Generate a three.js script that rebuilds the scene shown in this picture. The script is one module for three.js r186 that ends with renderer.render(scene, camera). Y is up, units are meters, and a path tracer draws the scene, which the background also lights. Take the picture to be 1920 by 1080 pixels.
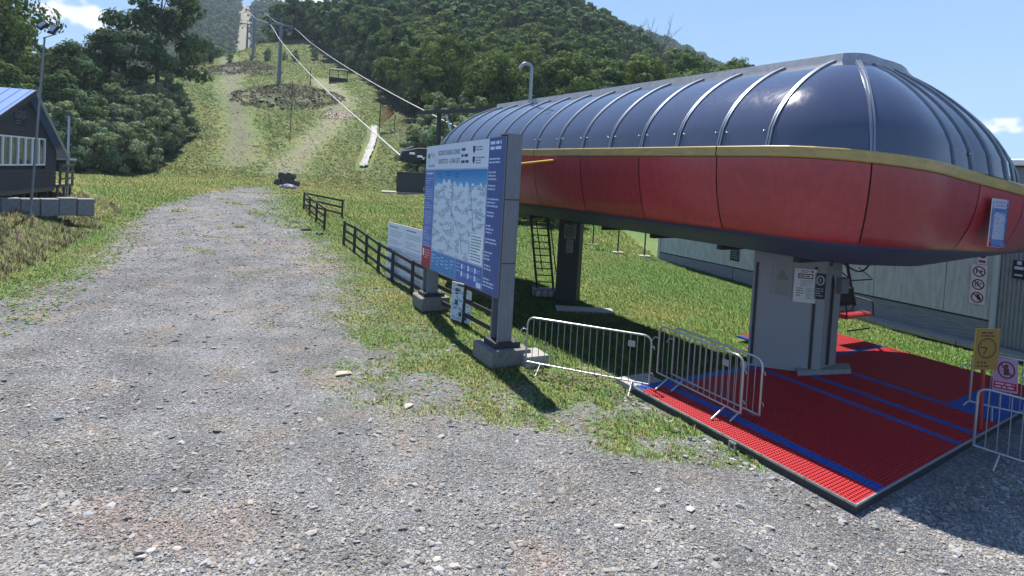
import * as THREE from 'three';
import { mergeGeometries } from 'three/addons/utils/BufferGeometryUtils.js';
import { createNoise2D } from 'simplex-noise';

// ---------------------------------------------------------------- camera, sky, sun, exposure
const scene = new THREE.Scene();
const camera = new THREE.PerspectiveCamera(53.13, 1920 / 1080, 0.1, 3000);
camera.position.set(0, 4, 0);
camera.rotation.set(-2 * Math.PI / 180, 0, 3.2 * Math.PI / 180);
camera.setViewOffset(1920, 1080, 0, 174, 1920, 1080);      // lens shift: horizon in the upper third, uprights nearly parallel
const renderer = new THREE.WebGLRenderer({ antialias: true });
renderer.toneMapping = THREE.LinearToneMapping;
renderer.toneMappingExposure = 2.1;
renderer.shadowMap.enabled = true;

let seed = 20250731;
const rnd = () => { seed = (seed + 0x6d2b79f5) | 0; let t = Math.imul(seed ^ (seed >>> 15), 1 | seed); t = (t + Math.imul(t ^ (t >>> 7), 61 | t)) ^ t; return ((t ^ (t >>> 14)) >>> 0) / 4294967296; };
const rr = (a, b) => a + (b - a) * rnd();
const noise = createNoise2D(rnd);
const fbm = (x, y, o = 4) => { let s = 0, a = 0.5; for (let i = 0; i < o; i++) { s += a * noise(x, y); x = x * 2.03 + 17.1; y = y * 2.03 - 9.7; a *= 0.5; } return s; };
const clamp = (x, a = 0, b = 1) => Math.min(b, Math.max(a, x));
const ss = (a, b, x) => { const t = clamp((x - a) / (b - a)); return t * t * (3 - 2 * t); };
const lerp = (a, b, t) => a + (b - a) * t;
const interp = (x, xs, ys) => { if (x <= xs[0]) return ys[0]; for (let i = 1; i < xs.length; i++) if (x <= xs[i]) return lerp(ys[i - 1], ys[i], (x - xs[i - 1]) / (xs[i] - xs[i - 1])); return ys[ys.length - 1]; };

{ // clear summer sky with a few fair-weather cumulus low over the hills
  const W = 2048, Hh = 1024, data = new Float32Array(W * Hh * 4);
  for (let j = 0; j < Hh; j++) for (let i = 0; i < W; i++) {
    const az = ((i + 0.5) / W - 0.5) * 2 * Math.PI, el = ((j + 0.5) / Hh - 0.5) * Math.PI;
    const t = clamp(el / (Math.PI / 2)), k = Math.pow(t, 0.42);
    let r = lerp(0.52, 0.045, k), g = lerp(0.84, 0.15, k), b = lerp(1.1, 0.56, k);
    if (el < 0) { const d = clamp(-el * 4); r = lerp(r, 0.22, d); g = lerp(g, 0.23, d); b = lerp(b, 0.21, d); }
    const e = el * 180 / Math.PI;
    if (e > 1 && e < 24 && Math.sin(az) > 0.35) {
      const cx = Math.cos(az) * 5.2, cz = Math.sin(az) * 5.2;
      const n = fbm(cx + 3.3, cz + el * 9 + 1.7, 6) + 0.34 * noise(cx * 0.55 + 8, cz * 0.55 - 4);
      const c = ss(0.27, 0.42, n - 0.012 * Math.abs(e - 9)) * ss(1, 4, e) * ss(24, 15, e);
      const m = 0.86 + 0.14 * ss(-0.2, 0.5, fbm(cx * 3, el * 30 + cz, 3));
      r = lerp(r, 1.05 * m, c); g = lerp(g, 1.07 * m, c); b = lerp(b, 1.1 * m, c);
    }
    // the two clouds that the picture shows, at their compass bearings
    for (const [ca, ce, wa, we] of [[-37.4, 10.3, 2.6, 1.5], [39.5, 5.7, 2.4, 0.7], [-21, 14.6, 3.2, 1.3]]) {
      const da = (Math.atan2(Math.cos(az), -Math.sin(az)) * 180 / Math.PI - ca) / wa, de = (e - ce) / we;
      if (Math.abs(da) > 2 || Math.abs(de) > 2) continue;
      const n = fbm(da * 1.1 + ca, de * 0.8 + ce, 5);
      const c = ss(0.12, 0.34, 0.62 + 0.6 * n - 0.55 * Math.hypot(da, de < 0 ? de * 1.5 : de));
      r = lerp(r, 1.02, c); g = lerp(g, 1.05, c); b = lerp(b, 1.1, c);
    }
    data.set([r, g, b, 1], (j * W + i) * 4);
  }
  const sky = new THREE.DataTexture(data, W, Hh, THREE.RGBAFormat, THREE.FloatType);
  sky.mapping = THREE.EquirectangularReflectionMapping; sky.magFilter = sky.minFilter = THREE.LinearFilter; sky.needsUpdate = true;
  scene.background = sky; scene.environment = sky;
}
scene.backgroundIntensity = scene.environmentIntensity = 0.56;
const sun = new THREE.DirectionalLight(new THREE.Color(1, 0.95, 0.87), 5);
sun.position.set(-0.185 * 80, 80, -20 - 0.5 * 80); sun.target.position.set(0, 0, -20);
sun.castShadow = true; sun.shadow.mapSize.set(4096, 4096);
Object.assign(sun.shadow.camera, { left: -60, right: 60, top: 60, bottom: -60, near: 1, far: 260 });
scene.add(sun, sun.target);

// ---------------------------------------------------------------- helpers
const used = new Map();
const numbered = (n) => { const k = used.get(n) || 0; used.set(n, k + 1); return k ? `${n}_${String(k).padStart(3, '0')}` : n; };
function tag(o, label, category, group, kind) { if (label) o.userData.label = label; if (category) o.userData.category = category; if (group) o.userData.group = group; if (kind) o.userData.kind = kind; return o; }
function mk(name, geo, mat, parent = scene) {
  const m = new THREE.Mesh(geo, mat); m.castShadow = m.receiveShadow = true;
  m.name = parent === scene ? numbered(name) : name; parent.add(m); return m;
}
function thing(name, label, category, pos = [0, 0, 0], turn = 0, group) { const o = new THREE.Group(); o.name = numbered(name); o.position.set(...pos); o.rotation.y = turn; scene.add(o); return tag(o, label, category, group); }
const V = (x, y, z) => new THREE.Vector3(x, y, z);
const RGB = (r, g, b) => new THREE.Color().setRGB(r, g, b);
function box(w, h, d, x = 0, y = 0, z = 0, bev = 0) {     // centred box with optional chamfer
  let g;
  if (bev > 0) {
    const s = new THREE.Shape(), a = w / 2 - bev, b = h / 2 - bev;
    s.moveTo(-a, -b); s.lineTo(a, -b); s.lineTo(a, b); s.lineTo(-a, b); s.closePath();
    g = new THREE.ExtrudeGeometry(s, { depth: d - 2 * bev, bevelThickness: bev, bevelSize: bev, bevelSegments: 1, steps: 1 }); g.translate(0, 0, -(d - 2 * bev) / 2);
    g = g.index ? g.toNonIndexed() : g;
  } else g = new THREE.BoxGeometry(w, h, d).toNonIndexed();
  g.translate(x, y, z); return g;
}
function bar(a, b, w, d = w, roll = 0) {                  // box beam between two points
  const L = a.distanceTo(b), g = new THREE.BoxGeometry(w, d, L).toNonIndexed(); g.rotateZ(roll);
  const m = new THREE.Matrix4().lookAt(b, a, Math.abs(b.y - a.y) > 0.999 * L ? V(0, 0, 1) : V(0, 1, 0)); m.setPosition(a.clone().lerp(b, 0.5)); return g.applyMatrix4(m);
}
function rod(a, b, r1, r2 = r1, seg = 8) { const L = a.distanceTo(b), g = new THREE.CylinderGeometry(r2, r1, L, seg).toNonIndexed(); g.applyQuaternion(new THREE.Quaternion().setFromUnitVectors(V(0, 1, 0), b.clone().sub(a).normalize())); const c = a.clone().lerp(b, 0.5); return g.translate(c.x, c.y, c.z); }
const tube = (pts, r, seg = 40, rad = 6, closed = false) => new THREE.TubeGeometry(new THREE.CatmullRomCurve3(pts, closed, 'centripetal'), seg, r, rad, closed).toNonIndexed();
function polyTube(pts, r, rad = 6, bendR = 0.1) {          // straight runs joined by rounded bends
  const path = new THREE.CurvePath(); let last = pts[0].clone();
  for (let i = 1; i < pts.length; i++) {
    if (i < pts.length - 1) { const p = pts[i], a = p.clone().add(pts[i - 1].clone().sub(p).setLength(bendR)), b = p.clone().add(pts[i + 1].clone().sub(p).setLength(bendR)); path.add(new THREE.LineCurve3(last, a)); path.add(new THREE.QuadraticBezierCurve3(a, p, b)); last = b; }
    else path.add(new THREE.LineCurve3(last, pts[i]));
  }
  const out = []; for (const c of path.curves) { const n = c.isQuadraticBezierCurve3 ? 5 : 1; for (let k = 0; k < n; k++) out.push(c.getPoint(k / n)); } out.push(pts[pts.length - 1]);
  const cr = new THREE.CurvePath(); for (let i = 1; i < out.length; i++) cr.add(new THREE.LineCurve3(out[i - 1], out[i]));
  return merge(out.slice(1).map((p, i) => rod(out[i], p, r, r, rad)));
}
const merge = (list) => mergeGeometries(list.map((g) => { const q = g.index ? g.toNonIndexed() : g; for (const k of Object.keys(q.attributes)) if (!['position', 'normal', 'uv'].includes(k)) q.deleteAttribute(k); return q; }));
function dataTex(n, fn, srgb = true) { const d = new Uint8Array(n * n * 4); for (let j = 0; j < n; j++) for (let i = 0; i < n; i++) { const c = fn(i / n, j / n, i, j); d.set([clamp(c[0]) * 255, clamp(c[1]) * 255, clamp(c[2]) * 255, 255], (j * n + i) * 4); } const t = new THREE.DataTexture(d, n, n); t.wrapS = t.wrapT = THREE.RepeatWrapping; t.magFilter = THREE.LinearFilter; t.minFilter = THREE.LinearMipmapLinearFilter; t.generateMipmaps = true; if (srgb) t.colorSpace = THREE.SRGBColorSpace; t.needsUpdate = true; return t; }
const tileN = (u, v, f, o = 4) => { let s = 0, a = 0.5; for (let k = 0; k < o; k++) { const R = f / (2 * Math.PI), A = u * 2 * Math.PI, B = v * 2 * Math.PI; s += a * noise(R * Math.cos(A) + 5.2 * k + 40 * R * 0 + R * 1.7 * Math.sin(B), R * Math.sin(A) + R * 1.7 * Math.cos(B) + 3.1 * k); f *= 2; a *= 0.5; } return s; };
const mottleTex = dataTex(256, (u, v) => { const n = 0.9 + 0.16 * tileN(u, v, 7, 5) + 0.05 * (rnd() - 0.5); return [n, n, n]; });
const streakTex = dataTex(256, (u, v) => { const n = 0.93 + 0.1 * tileN(u, v * 0.12, 16, 4) + 0.07 * tileN(u, v, 5, 4); return [n, n, n]; });
const roughTex = dataTex(256, (u, v) => { const n = 0.8 + 0.3 * tileN(u, v, 9, 5); return [n, n, n]; }, false);
const std = (c, rough = 0.8, o = {}) => new THREE.MeshStandardMaterial({ color: c.isColor ? c : RGB(...c), roughness: rough, ...o });
const phys = (c, rough, o = {}) => new THREE.MeshPhysicalMaterial({ color: RGB(...c), roughness: rough, ...o });
function canvasTex(w, h, draw) { const c = document.createElement('canvas'); c.width = w; c.height = h; const x = c.getContext('2d'); draw(x, w, h); const t = new THREE.CanvasTexture(c); t.colorSpace = THREE.SRGBColorSpace; t.anisotropy = 8; return t; }
// small print that cannot be read in the photograph: rows of word-length dashes
function greek(x, x0, y0, w, rows, lead, th, col, minw = 0.5) { x.fillStyle = col; for (let r = 0; r < rows; r++) { let px = x0; const end = x0 + w * (rnd() < 0.25 ? rr(minw, 0.8) : rr(0.9, 1)); while (px < end) { const ww = Math.min(end - px, th * rr(1.2, 4.5)); x.fillRect(px, y0 + r * lead, ww, th); px += ww + th * 0.7; } } }

// ---------------------------------------------------------------- materials
const M = {
  galv: std([0.42, 0.43, 0.44], 0.42, { metalness: 0.75, roughnessMap: roughTex }),
  galvDull: std([0.3, 0.31, 0.33], 0.55, { metalness: 0.5, roughnessMap: roughTex }),
  steelDark: std([0.03, 0.032, 0.036], 0.55, { map: mottleTex }),
  steelGrey: std([0.2, 0.22, 0.245], 0.55, { map: streakTex }),
  greyPaint: std([0.27, 0.275, 0.285], 0.6, { map: streakTex }),
  pillarGrey: std([0.25, 0.255, 0.262], 0.55),
  wallPanel: std([0.5, 0.52, 0.53], 0.5, { map: streakTex }),
  plinth: std([0.26, 0.28, 0.31], 0.8, { map: mottleTex }),
  concrete: std([0.36, 0.345, 0.32], 0.9, { map: mottleTex, bumpMap: roughTex, bumpScale: 0.006 }),
  concreteDark: std([0.2, 0.195, 0.185], 0.92, { map: mottleTex, bumpMap: roughTex, bumpScale: 0.01 }),
  blockGrey: std([0.23, 0.235, 0.24], 0.92, { map: mottleTex, bumpMap: roughTex, bumpScale: 0.01 }),
  shell: phys([0.045, 0.054, 0.092], 0.14, { clearcoat: 0.6, clearcoatRoughness: 0.06, ior: 1.5, roughnessMap: roughTex }),
  rib: std([0.2, 0.225, 0.27], 0.4, { metalness: 0.6 }),
  cap: std([0.4, 0.4, 0.41], 0.5, { metalness: 0.4, map: streakTex }),
  gold: phys([0.42, 0.29, 0.08], 0.4, { clearcoat: 0.3, clearcoatRoughness: 0.2, map: streakTex }),
  red: phys([0.38, 0.03, 0.038], 0.38, { clearcoat: 0.5, clearcoatRoughness: 0.18, map: streakTex }),
  belly: std([0.06, 0.085, 0.17], 0.55, { map: streakTex }),
  matRed: std([0.36, 0.008, 0.013], 0.6), matBlue: std([0.016, 0.08, 0.33], 0.6),
  woodDark: std([0.035, 0.034, 0.03], 0.8, { map: streakTex }),
  woodOld: std([0.16, 0.13, 0.1], 0.85, { map: streakTex }),
  cabin: std([0.05, 0.052, 0.06], 0.8, { map: streakTex }),
  white: std([0.72, 0.73, 0.74], 0.5), pane: phys([0.05, 0.06, 0.07], 0.06, { clearcoat: 1 }),
  roofBlue: phys([0.13, 0.22, 0.5], 0.35, { clearcoat: 0.3 }),
  rope: std([0.4, 0.4, 0.4], 0.5, { metalness: 0.4 }), black: std([0.02, 0.02, 0.022], 0.6),
  yellow: std([0.6, 0.42, 0.03], 0.5),
};

// ---------------------------------------------------------------- terrain
const HQ = [16, 55, 60, 66, 165, 185, 260, 700, 1400], HY = [0, 1.75, 2.2, 4, 36.5, 39, 50, 216, 240];
const bankX = (q) => interp(q, [0, 14.2, 26, 33, 45], [-8, -12.6, -17.8, -21, -34]);
function gy0(x, z) {
  const q = -z; let h = interp(q, HQ, HY);
  h += 20 * Math.exp(-(((x - 2) / 66) ** 2) - ((q - 240) / 90) ** 2) * ss(120, 200, q);
  h -= 0.31 * Math.max(0, x - 8) * ss(60, 180, q);
  h -= Math.min(24, 0.5 * Math.max(0, -x - 72)) * ss(60, 110, q);
  h -= 0.55 * Math.max(0, -x - 0.56 * q) * ss(180, 300, q);
  if (q > 50) h = lerp(h, Math.min(h, 3), ss(0.5, 0.75, x / q));
  h += ss(0.3, 5, bankX(q) - x) * ss(60, 40, q) * ss(3, 10, q);
  h += 2.4 * Math.exp(-(((x + 40) / 8) ** 2) - ((q - 98) / 7) ** 2) + 1.6 * Math.exp(-(((x + 58) / 7) ** 2) - ((q - 125) / 6) ** 2);
  return h;
}
const gy = (x, z) => { const q = -z; let h = gy0(x, z); h += 0.035 * noise(x * 0.23, z * 0.23) * ss(2, 30, q + 8) + ss(18, 70, q) * 0.35 * fbm(x * 0.06, z * 0.06, 3) + ss(25, 60, q) * 0.12 * fbm(x * 0.35, z * 0.35, 3) + ss(150, 400, q) * 9 * fbm(x * 0.006, z * 0.006, 3); if (bankX(q) - x > 1 && q < 40) h += 0.18 * fbm(x * 0.7, z * 0.7, 3); return h; };
// station frame (local x across, local z toward the loading end)
const SK = 0.92, ST = { x: 4.57 * SK, z: -10.45 * SK, y: 4 - 4 * SK, a: 32 * Math.PI / 180 };
// platform frame
const PF = { x: 4.49, z: -7.05, e1: [0.476, 0.88], e2: [0.88, -0.476] };
const plat = (x, z) => { const dx = x - PF.x, dz = z - PF.z; return [dx * PF.e1[0] + dz * PF.e1[1], dx * PF.e2[0] + dz * PF.e2[1]]; };
const onPlat = (x, z, m = 0) => { const [a, b] = plat(x, z); return (a < m && a > -4.3 - m && b > -m && b < 8.4 + m) || (a < m && a > -6.3 - m && b > 5.1 - m && b < 8.4 + m); };
const segD = (x, z, pts) => { let m = 1e9; for (let i = 1; i < pts.length; i++) { const [ax, az] = pts[i - 1], [bx, bz] = pts[i], dx = bx - ax, dz = bz - az, t = clamp(((x - ax) * dx + (z - az) * dz) / (dx * dx + dz * dz)); m = Math.min(m, Math.hypot(x - ax - t * dx, z - az - t * dz)); } return m; };
const TRACK = [[-31.5, -66], [-36, -76], [-45, -92], [-54, -108], [-58, -118], [-70, -140]];
const PATH = [[-22, -50], [-25.5, -66], [-27, -86], [-30, -100], [-40, -118]];
const ROADL = (q) => interp(q, [0, 8, 15.3, 18, 25, 30.8, 35.5, 45.7, 54], [-30, -20, -13.6, -14.1, -17.4, -20.6, -22.6, -24, -25]);
const ROADR = (q) => interp(q, [6, 7.6, 8.4, 9.8, 11.5, 15, 21.4, 28, 39, 54], [14, 9, 2.2, -0.6, -2, -3.6, -6, -9.6, -15.6, -22]);
function gravelMask(x, z) {                                // 1 = crushed stone, 0 = turf
  const q = -z; if (q > 62) return 0;
  const n = 1.5 * fbm(x * 0.35, z * 0.35, 4) + 0.5 * fbm(x * 1.7, z * 1.7, 3);
  const l = x - ROADL(q) + n * 0.8, r = ROADR(q) - x + n * (q < 14 ? 2.2 : 1.2);
  let m = ss(-0.5, 1.2, l) * ss(-2, 1.9, r) * ss(56, 48, q + n * 2);
  if (q < 13) m = Math.max(m, ss(3.6, 5.2, x + n * 0.5) * ss(12, 10.6, q), ss(12, 9.5, q) * ss(-0.3, 0.25, fbm(x * 0.55 + 21, z * 0.55, 4)) * 0.85);
  m *= 1 - 0.45 * ss(0.25, 0.5, fbm(x * 0.21 + 7, z * 0.21, 4)) * ss(16, 24, q);
  return m;
}
const TAN = [[-2.9, -6.1, 0.5], [-4.3, -6.3, 0.45], [0.5, -5.9, 0.35], [-3.3, -10.6, 0.5], [-3.5, -13, 0.4], [-7, -21, 1.1], [-3.6, -6.0, 0.3], [-9.5, -25, 1.3]];
function groundColor(x, z) {
  const q = -z, n1 = fbm(x * 0.12, z * 0.12, 4), n2 = fbm(x * 0.9, z * 0.9, 4), g = gravelMask(x, z);
  // turf: green to straw
  const dry = clamp(0.42 + 0.75 * n1 + 0.45 * n2 + 0.25 * ss(40, 58, q) * ss(80, 60, q));
  let c = [lerp(0.072, 0.165, dry), lerp(0.135, 0.172, dry), lerp(0.022, 0.048, dry)];
  if (x > 0 && q > 13 && q < 45) c = [lerp(0.06, 0.12, dry), lerp(0.125, 0.16, dry), lerp(0.024, 0.04, dry)];
  if (q < 40 && bankX(q) - x > 1.2) { const k = ss(-0.25, 0.25, n2 + n1 * 0.6); c = [lerp(0.07, 0.135, k), lerp(0.068, 0.1, k), lerp(0.036, 0.062, k)]; }
  const mix = (o, k) => { k = clamp(k); c = [lerp(c[0], o[0], k), lerp(c[1], o[1], k), lerp(c[2], o[2], k)]; };
  if (q > 55) {
    mix([0.1, 0.125, 0.055], 0.6 * ss(0.05, 0.4, fbm(x * 0.05 + 3, z * 0.05, 3)));
    mix([0.12, 0.105, 0.08], 0.7 * ss(2.2, 0.6, segD(x, z, TRACK) + 2 * n2));
    mix([0.19, 0.168, 0.118], 0.62 * ss(2.8, 0.6, segD(x, z, PATH) + 2.4 * n2));
    mix([0.085, 0.082, 0.05], 0.8 * ss(1, 0.55, Math.hypot((x + 38) / 9, (q - 97) / 9) + 0.5 * n2));
    mix([0.095, 0.085, 0.075], 0.8 * ss(1, 0.6, Math.hypot((x + 58) / 9, (q - 122) / 7) + 0.5 * n2));
    mix([0.3, 0.24, 0.2], 0.75 * ss(1, 0.5, Math.hypot((x + 27.5) / 3.2, (q - 90) / 3) + 0.6 * n2));
    mix([0.11, 0.092, 0.06], Math.max(ss(2, -3, x - leftEdge(q)), ss(-2, 3, x - rightEdge(q)), ss(166, 174, q)));
    mix([0.16, 0.17, 0.13], 0.8 * ss(10, 5, Math.abs(x + 0.475 * q)) * ss(168, 185, q));
  }
  if (q < 62) {
    const s = 0.82 + 0.34 * fbm(x * 0.6 + 4, z * 0.6, 4) + 0.22 * n1;
    let gr = [0.172 * s, 0.16 * s, 0.145 * s];
    const w = ss(0.1, 0.5, fbm(x * 0.4 - 9, z * 0.4 + 5, 3)); gr = [lerp(gr[0] * 0.93, gr[0] * 1.06, w), gr[1], lerp(gr[2] * 1.12, gr[2] * 0.94, w)];
    for (const [tx, tz, tr] of TAN) { const k = 0.85 * ss(1.25, 0.5, Math.hypot(x - tx, z - tz) / tr + 0.55 * n2); gr = [lerp(gr[0], 0.21, k * 0.55), lerp(gr[1], 0.165, k * 0.55), lerp(gr[2], 0.14, k * 0.55)]; }
    mix(gr, g);
    if (q < 13) mix([0.13, 0.118, 0.09], 0.35 * ss(0.1, 0.5, n1 + n2 * 0.4) * (1 - g * 0.6));
  }
  return c;
}
function leftEdge(q) { return interp(q, [44, 51, 64, 79, 100, 134, 165, 200], [-40, -40, -44, -47, -62, -82, -104, -130]); }
function rightEdge(q) { return interp(q, [55, 63, 80, 98, 115, 145, 165, 200], [-10.5, -11.5, -16.5, -22, -28.6, -49, -60, -80]); }

// crushed-stone relief shared by the ground sheet: a cellular tile of small angular stones
const CELL = 52, cellP = []; for (let i = 0; i < CELL * CELL; i++) cellP.push([rnd(), rnd(), rnd(), rnd()]);
const cellular = (u, v) => { const x = u * CELL, y = v * CELL, ix = Math.floor(x), iy = Math.floor(y); let d1 = 9, d2 = 9, id = 0; for (let a = -1; a <= 1; a++) for (let b = -1; b <= 1; b++) { const k = ((ix + a + CELL) % CELL) + ((iy + b + CELL) % CELL) * CELL, p = cellP[k], dx = ix + a + p[0] - x, dy = iy + b + p[1] - y, d = Math.hypot(dx, dy); if (d < d1) { d2 = d1; d1 = d; id = k; } else if (d < d2) d2 = d; } return [d1, d2 - d1, cellP[id]]; };
const stoneCol = dataTex(768, (u, v) => { const [, e, p] = cellular(u, v), k = 0.62 + 0.33 * p[2] + 0.06 * (rnd() - 0.5), w = (p[3] - 0.5) * 0.07; const m = lerp(0.62, k, ss(0.02, 0.16, e)); return [m + w, m, m - w * 0.7]; });
const stoneBump = dataTex(768, (u, v) => { const [d, e, p] = cellular(u, v); const h = ss(0, 0.3, e) * (0.35 + 0.65 * p[3]) * (1 - 0.35 * d); return [h, h, h]; }, false);
M.ground = std([1, 1, 1], 0.95, { vertexColors: true, map: stoneCol, bumpMap: stoneBump, bumpScale: 0.02 });

function spread(parts) { const out = []; for (const [a, b, s0, s1] of parts) { let x = a, k = 0; const dir = Math.sign(b - a); while ((b - x) * dir > 1e-6) { out.push(x); const t = clamp(Math.abs((x - a) / (b - a))); x += dir * lerp(s0, s1, t); } } return out; }
{
  const xs = [...spread([[-900, -70, 60, 3], [-70, -26, 2.2, 0.6], [-26, 16, 0.17, 0.17], [16, 60, 0.5, 2.5], [60, 900, 3, 60]]), 900];
  const zs = [...spread([[60, 1, 12, 1], [1, -32, 0.17, 0.17], [-32, -60, 0.25, 0.5], [-60, -190, 0.7, 1.6], [-190, -1300, 4, 60]]), -1300];
  const nx = xs.length, nz = zs.length, pos = new Float32Array(nx * nz * 3), col = new Float32Array(nx * nz * 3), uv = new Float32Array(nx * nz * 2), idx = [];
  for (let j = 0; j < nz; j++) for (let i = 0; i < nx; i++) {
    const k = j * nx + i, x = xs[i], z = zs[j]; pos.set([x, gy(x, z), z], k * 3); uv.set([x / 1.7, z / 1.7], k * 2);
    const c = groundColor(x, z); col.set(c.map((v) => v * 2.1), k * 3);
    if (i && j) { const a = k - nx - 1, b = k - nx, d = k - 1; idx.push(a, b, d, b, k, d); }
  }
  const g = new THREE.BufferGeometry(); g.setAttribute('position', new THREE.BufferAttribute(pos, 3)); g.setAttribute('color', new THREE.BufferAttribute(col, 3)); g.setAttribute('uv', new THREE.BufferAttribute(uv, 2)); g.setIndex(idx); g.computeVertexNormals();
  tag(mk('ground', g, M.ground), 'gravel yard, grass verges and mown ski slope rising to wooded hills', 'ground', null, 'structure');
}

// ---------------------------------------------------------------- loading station
const station = thing('chairlift_station', 'large chairlift terminal with dark ribbed dome, gold band and red skirt on pillars', 'lift station', [ST.x, ST.y, ST.z], ST.a);
station.scale.setScalar(SK);
const stW = (x, y, z) => { const c = Math.cos(ST.a) * SK, s = Math.sin(ST.a) * SK; return V(ST.x + x * c + z * s, y * SK + ST.y, ST.z - x * s + z * c); };  // station to world
{
  const W = 8.6, DW = 6.35, F = 2.1, r = 2.1, NB = 13, TW = 3.7, sp = 1.065, B = -NB * sp - r, TI = 2.1, TF = 1.75, ri = 0.28;
  // perimeter nodes: bottom point, top point, outward normal; rib = a rib stands here
  const nodes = [];
  const dx = (x) => (x < 2.1 ? x : 2.1 + (x - 2.1) * (DW - 2.1) / (W - 2.1));   // the dome stops short of the far side, where the band runs on as a flat lip
  const add = (bx, bz, tx, tz, nx, nz, rib, head = true) => nodes.push({ bx, bz, ux: head ? dx(bx) : bx, tx, tz, nx, nz, rib });
  const topZ0 = -NB * sp + 0.7, topZ1 = F - TF - ri, topX0 = TI + ri, topX1 = DW - TI - ri, bow = (x) => 0.26 * (1 - ((x - W / 2) / (W / 2 - r)) ** 2) ** 2;
  const tx = (x) => lerp(topX0, topX1, (x - r) / (W - 2 * r));
  for (let k = NB; k >= 0; k--) add(0, -k * sp, TI, clamp(-k * sp, topZ0, topZ1), -1, 0, true);
  const arc = (cx, cz, tcx, tcz, a0, a1) => { for (let i = 1; i < 8; i++) { const a = lerp(a0, a1, i / 8); add(cx + r * Math.cos(a), cz + r * Math.sin(a), tcx + ri * Math.cos(a), tcz + ri * Math.sin(a), Math.cos(a), Math.sin(a), i === 4); } };
  arc(r, 0, topX0, topZ1, Math.PI, Math.PI / 2);
  for (let k = 0; k <= 6; k++) { const x = lerp(r, W - r, k / 6); add(x, F + bow(x), tx(x), F - TF + bow(x) * 0.6, 0, 1, true); }
  arc(W - r, 0, topX1, topZ1, Math.PI / 2, 0);
  const fx = DW - TI, tl = 2.36;                              // far side of the broad head, then the narrow tail
  for (let k = 0; k <= 2; k++) add(W, -k * sp, fx, -k * sp * 0.8, 1, 0, true);
  add(W - 0.25, -2.75, fx - 0.1, -2.1, 0.92, -0.38, false); add(W - 0.9, -3.25, fx - 0.6, -2.35, 0.5, -0.86, true);
  add(W - 2.2, -3.7, fx - 1.6, -2.5, 0.42, -0.9, true); add(TW + 0.9, -4.3, tl + 0.5, -2.8, 0.5, -0.86, true, false); add(TW + 0.25, -4.9, tl + 0.12, -3.4, 0.8, -0.6, false, false);
  for (let k = 5; k <= NB; k++) add(TW, -k * sp, tl, clamp(-k * sp, topZ0, topZ1), 1, 0, true, false);
  { const cx = TW / 2, cz = -NB * sp; for (let i = 1; i < 16; i++) { const a2 = -Math.PI * i / 16; add(cx + cx * Math.cos(a2), cz + cx * Math.sin(a2), lerp(2.23, 2.23 + 0.13 * Math.cos(a2), 1), topZ0 + 0.1 * Math.sin(a2), Math.cos(a2), Math.sin(a2), i % 4 === 0, false); } }
  const N = nodes.length, at = (i) => nodes[((i % N) + N) % N];
  const shear = (x, y = 5) => -lerp(0.025, 0.105, clamp((y - 3.2) / 1.3)) * x, Y0 = 4.78, HD = 2.08;
  const dome = (n, t, out = 0) => { const y = 0.42 * t + 0.58 * Math.sqrt(1 - (1 - t) ** 2), x = lerp(n.ux, n.tx, t), z = lerp(n.bz, n.tz, t); return V(x + n.nx * out, Y0 + HD * y + shear(x) + out * t, z + n.nz * out); };
  const off = (n, inset, y) => { const x = n.bx - n.nx * inset, z = n.bz - n.nz * inset; return V(x, y + shear(x, y), z); };
  function sheet(cols) {                                   // grid of point columns to an indexed sheet
    const g = new THREE.BufferGeometry(), p = [], uv = [], id = [], m = cols[0].length;
    cols.forEach((c, i) => c.forEach((v, j) => { p.push(v.x, v.y, v.z); uv.push(i / (cols.length - 1), j / (m - 1)); if (i && j) { const k = i * m + j; id.push(k - m - 1, k - 1, k, k - m - 1, k, k - m); } }));
    g.setAttribute('position', new THREE.Float32BufferAttribute(p, 3)); g.setAttribute('uv', new THREE.Float32BufferAttribute(uv, 2)); g.setIndex(id); g.computeVertexNormals(); return g;
  }
  const ribAt = nodes.map((n, i) => (n.rib ? i : -1)).filter((i) => i >= 0);
  const T = Array.from({ length: 13 }, (_, i) => (i / 12) ** 1.35);
  const shellTones = [M.shell, M.shell.clone(), M.shell.clone()]; shellTones[1].color.multiplyScalar(1.12); shellTones[2].color.multiplyScalar(0.9);
  ribAt.forEach((i, k) => {
    const j = k + 1 < ribAt.length ? ribAt[k + 1] : ribAt[0] + N, cols = []; const bulge = rr(-0.006, 0.012);
    for (let q = i; q <= j; q++) { const sub = j - i === 1 ? [0, 0.33, 0.67] : [0]; for (const f of q < j ? sub : [0]) cols.push(T.map((t) => { const a = dome(at(q), t), b = dome(at(q + 1), t); const v = a.lerp(b, f); v.x += at(q).nx * bulge * Math.sin(f * Math.PI); v.z += at(q).nz * bulge * Math.sin(f * Math.PI); return v; })); }
    mk('roof_panel', sheet(cols), shellTones[Math.floor(rnd() * 3)], station);
    if (at(i).bx < 2.6 && at(i).bz > -9) for (const f of [0.12, 0.88]) { const a = dome(at(i), 0.02), b = dome(at(j), 0.02), p = a.lerp(b, f); mk('panel_bolt', new THREE.SphereGeometry(0.022, 6, 4).translate(p.x + at(i).nx * 0.005, p.y + 0.03, p.z + at(i).nz * 0.005), M.galv, station); }
    // rib: a raised aluminium strip with a groove along its middle
    const n = at(i), tg = V(-n.nz, 0, n.nx);
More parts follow.
